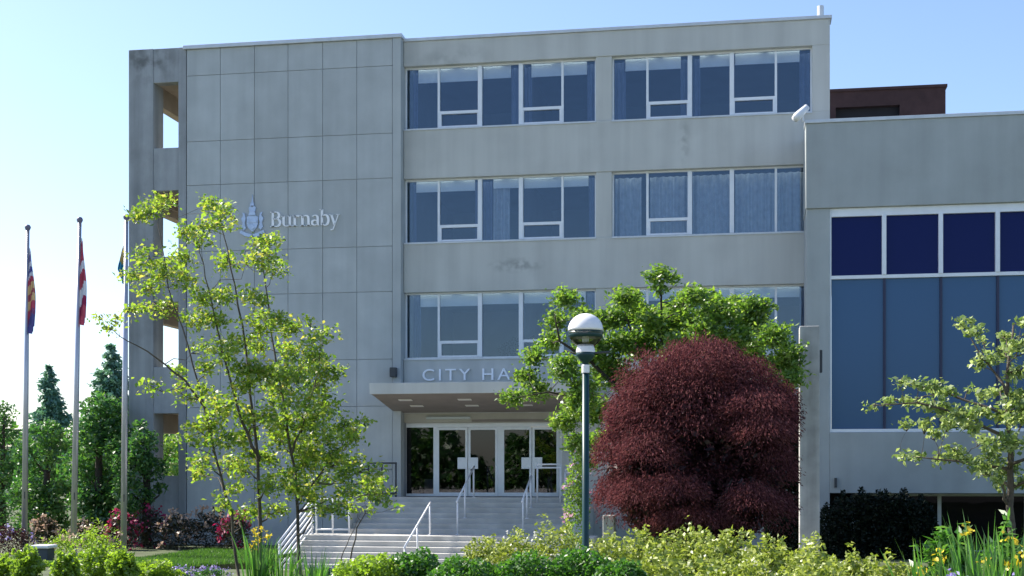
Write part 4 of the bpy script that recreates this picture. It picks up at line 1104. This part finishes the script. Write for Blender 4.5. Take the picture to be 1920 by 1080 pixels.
for px_, yt_, w_, Y_, k, lab in rho:
    shrub("rhododendron", lab, "shrub", px_, yt_, w_, Y_, M['leaf_rhodo'], 1100, .13, .05, gRh, M['petal_red'] if k == 'r' else M['petal_peach'], 48 if k == 'r' else 40, .13)
shrub("flowering_bush", "pale pink flowering bush between the guard rail and lamp post", "shrub", 1082, 850, 52, 33.0, M['leaf_green'], 1500, .10, .06, None, M['petal_pink'], 30, .10)
shrub("barberry_bush", "dark purple low bush beyond the first flagpole", "shrub", 20, 985, 90, 36.0, M['leaf_purple'], 1400, .08, .05, None, M['petal_purple'], 12, .10)
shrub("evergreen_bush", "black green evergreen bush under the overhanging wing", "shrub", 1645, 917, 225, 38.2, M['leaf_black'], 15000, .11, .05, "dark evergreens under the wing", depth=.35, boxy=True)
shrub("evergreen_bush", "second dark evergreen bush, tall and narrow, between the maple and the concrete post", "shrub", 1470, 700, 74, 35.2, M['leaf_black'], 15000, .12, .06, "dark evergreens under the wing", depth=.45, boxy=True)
shrub("perennial_clump", "peach and yellow green perennial between the second and third flagpoles", "flowers", 178, 985, 90, 34.0, M['leaf_lime'], 900, .10, .05, "tall perennials among the flagpoles", M['petal_peach'], 22, .09, lump=.25)
shrub("perennial_clump", "peach and yellow green perennial just beyond the litter bin", "flowers", 112, 1000, 60, 35.0, M['leaf_lime'], 600, .10, .05, "tall perennials among the flagpoles", M['petal_peach'], 14, .09, lump=.25)
shrub("leafy_perennial", "broad leaved green perennial among the yellow irises, next to the low yellowish shrub", "flowers", 1775, 985, 110, 12.3, M['blade'], 1500, .12, .04, "green perennials among the irises", lump=.2)
shrub("leafy_perennial", "broad leaved green perennial under the layered tree's trunk", "flowers", 1880, 1000, 110, 12.0, M['blade'], 1500, .12, .04, "green perennials among the irises", lump=.2)
gC = "small loose lime shrubs"
for px_, yt_, w_, Y_, lab in ((52, 1036, 46, 27.0, "lime green dwarf shrub beside the litter bin, under the first flagpole"), (125, 1042, 46, 26.0, "lime green dwarf shrub at the foot of the second flagpole"), (232, 1040, 50, 26.5, "lime and peach dwarf shrub at the foot of the third flagpole"), (182, 1028, 70, 29.0, "loose yellow green shrub between the second and third flagpoles"), (285, 1058, 80, 27.5, "low lime shrub spreading beyond the third flagpole"), (5, 1048, 60, 27.5, "lime shrub cut by the frame edge")):
    shrub("dwarf_shrub", lab, "shrub", px_, yt_ - 6, w_ * 1.25, Y_ - 8, M['leaf_lime'], 2200, .075, .045, gC, lump=.24)

def iris(label, px, Y, h, nb, spread, nfl, fmat, cat="iris", group="iris clumps in the beds", bw=.055, den=1.6):
    base = Vector((gx(px, Y), Y, gz(Y))); t = thing("iris_clump", label, cat, base, group)
    b = MB()
    tips = []
    for i in range(int(nb * den)):
        a = random.uniform(0, 6.28); rr = spread * math.sqrt(random.random())
        p = base + Vector((math.cos(a) * rr, math.sin(a) * rr, -.02))
        hh = h * random.uniform(.6, 1.08); ln = Vector((math.cos(a), math.sin(a), 0)) * random.uniform(.02, .30) * hh
        bend = random.random() < .35
        ta = random.uniform(0, 3.14); sd = Vector((math.cos(ta), math.sin(ta), 0)) * bw * random.uniform(.6, 1.0) / 2
        prev = None
        for k in range(6):
            f = k / 5
            c = p + Vector((0, 0, hh * (f - (.35 * f ** 3 if bend else 0)))) + ln * (f ** 2) * (2.0 if bend else 1.0)
            w_ = sd * (1 - f ** 2.5)
            cur = (c - w_, c + w_)
            if prev: b.quad(prev[0], prev[1], cur[1], cur[0])
            prev = cur
    b.build("foliage", M['blade'], t)
    if nfl:
        fc = []; stb = MB()
        for i in range(nfl):
            a = random.uniform(0, 6.28); rr = spread * .9 * math.sqrt(random.random())
            q = base + Vector((math.cos(a) * rr, math.sin(a) * rr, h * random.uniform(.62, .92)))
            stb.tube([Vector((q.x, q.y, base.z)), q], .006, 5)
            fc.append(np.array(q) + rng.normal(size=(12, 3)) * .028)
        stb.build("stem", M['blade'], t)
        leaves("blossom", np.vstack(fc), .048, .032, fmat, t, flat=.2, droop=.3)
iris("tall iris clump with yellow flowers beside the layered tree's trunk", 1850, 11.5, 1.20, 70, .28, 3, M['petal_yellow'])
iris("leafy iris clump with several yellow flowers nearest the low variegated shrubs", 1765, 11.8, 1.0, 60, .25, 6, M['petal_yellow'])
iris("iris clump with drooping blades and yellow blooms by the frame edge", 1915, 11.2, 1.12, 60, .25, 5, M['petal_yellow'])
iris("short iris clump between the taller ones, with lavender flowers", 1815, 10.8, .86, 50, .22, 6, M['petal_purple'])
iris("lavender flowered iris clump below the yellow blooms at the frame edge", 1895, 10.4, .84, 50, .22, 6, M['petal_purple'])
iris("yellow iris clump among the young tree's stems", 482, 19.0, .98, 45, .18, 9, M['petal_yellow'], bw=.04, den=1)
iris("plain green iris clump between the young tree's two stems", 525, 19.3, .78, 50, .26, 0, None, bw=.04, den=1)
iris("iris clump with broad plain blades under the young tree's outer stem", 590, 18.8, .66, 45, .25, 0, None, bw=.04, den=1)
def lavender(label, px, Y, w_):
    shrub("lavender_clump", label, "flowers", px, 1064, w_, Y, M['leaf_dark'], 900, .06, .02, "lavender clumps edging the lawn", M['petal_purple'], 45, .05, lump=.2)
for px_, lab in ((275, "lavender clump next to the peach dwarf shrub"), (335, "lavender clump midway along the lawn's near edge"), (395, "pale lavender clump nearest the young tree"), (605, "deep purple lavender clump beside the steps' foot")):
    lavender(lab, px_, 21.5, 66)

# lawn grass (one uncountable mass)
n = 26000
gxy = np.stack([rng.uniform(gx(225, 33), gx(470, 33), n), rng.uniform(27.5, 38.6, n)], 1)
gcen = np.stack([gxy[:, 0], gxy[:, 1], np.array([gz(y) for y in gxy[:, 1]]) + .05], 1)
gd = rng.normal(size=(n, 3)) * .35; gd[:, 2] = 1
tag(leaves("grass", gcen, .13, .02, M['grass'], dirs=gd), "short bright green lawn grass before the flowering bushes", "grass", kind='stuff')
n = 9000
gxy = np.stack([rng.uniform(-8, 9, n), rng.uniform(10.5, 30, n)], 1)
gcen = np.stack([gxy[:, 0], gxy[:, 1], np.array([gz(y) for y in gxy[:, 1]]) + .06], 1)
gd = rng.normal(size=(n, 3)) * .5; gd[:, 2] = 1
tag(leaves("ground_cover", gcen, .16, .05, M['leaf_hedge'], dirs=gd), "mixed low green ground cover between the shrubs", "ground cover", kind='stuff')

# wood on the far side of the forecourt, behind the camera, mirrored in the door glass
n = 26000; tx = rng.uniform(-75, 75, n)
th_ = 5.5 + 2.2 * np.sin(tx * .31) + 1.6 * np.sin(tx * .83 + 1) + 1.0 * np.sin(tx * 1.9 + 2)
tc = np.stack([tx, -48 + rng.normal(size=n) * 2.0, .4 + th_ * rng.random(n) ** .8], 1)
tag(leaves("distant_wood", tc, .9, .55, M['leaf_dark']), "dark wood on the far side of the forecourt", "wood", kind='stuff')

n = 9000; tx = rng.uniform(-95, -10, n)
th_ = 5.0 + 1.4 * np.sin(tx * .35) + 1.0 * np.sin(tx * .9 + 1) + .8 * np.sin(tx * 2.1 + 2)
tc = np.stack([tx, 112 + rng.normal(size=n) * 2.5, th_ * rng.random(n) ** .7], 1)
tag(leaves("far_wood", tc, .9, .55, M['leaf_dark']), "far line of trees behind the flagpoles", "wood", kind='stuff')
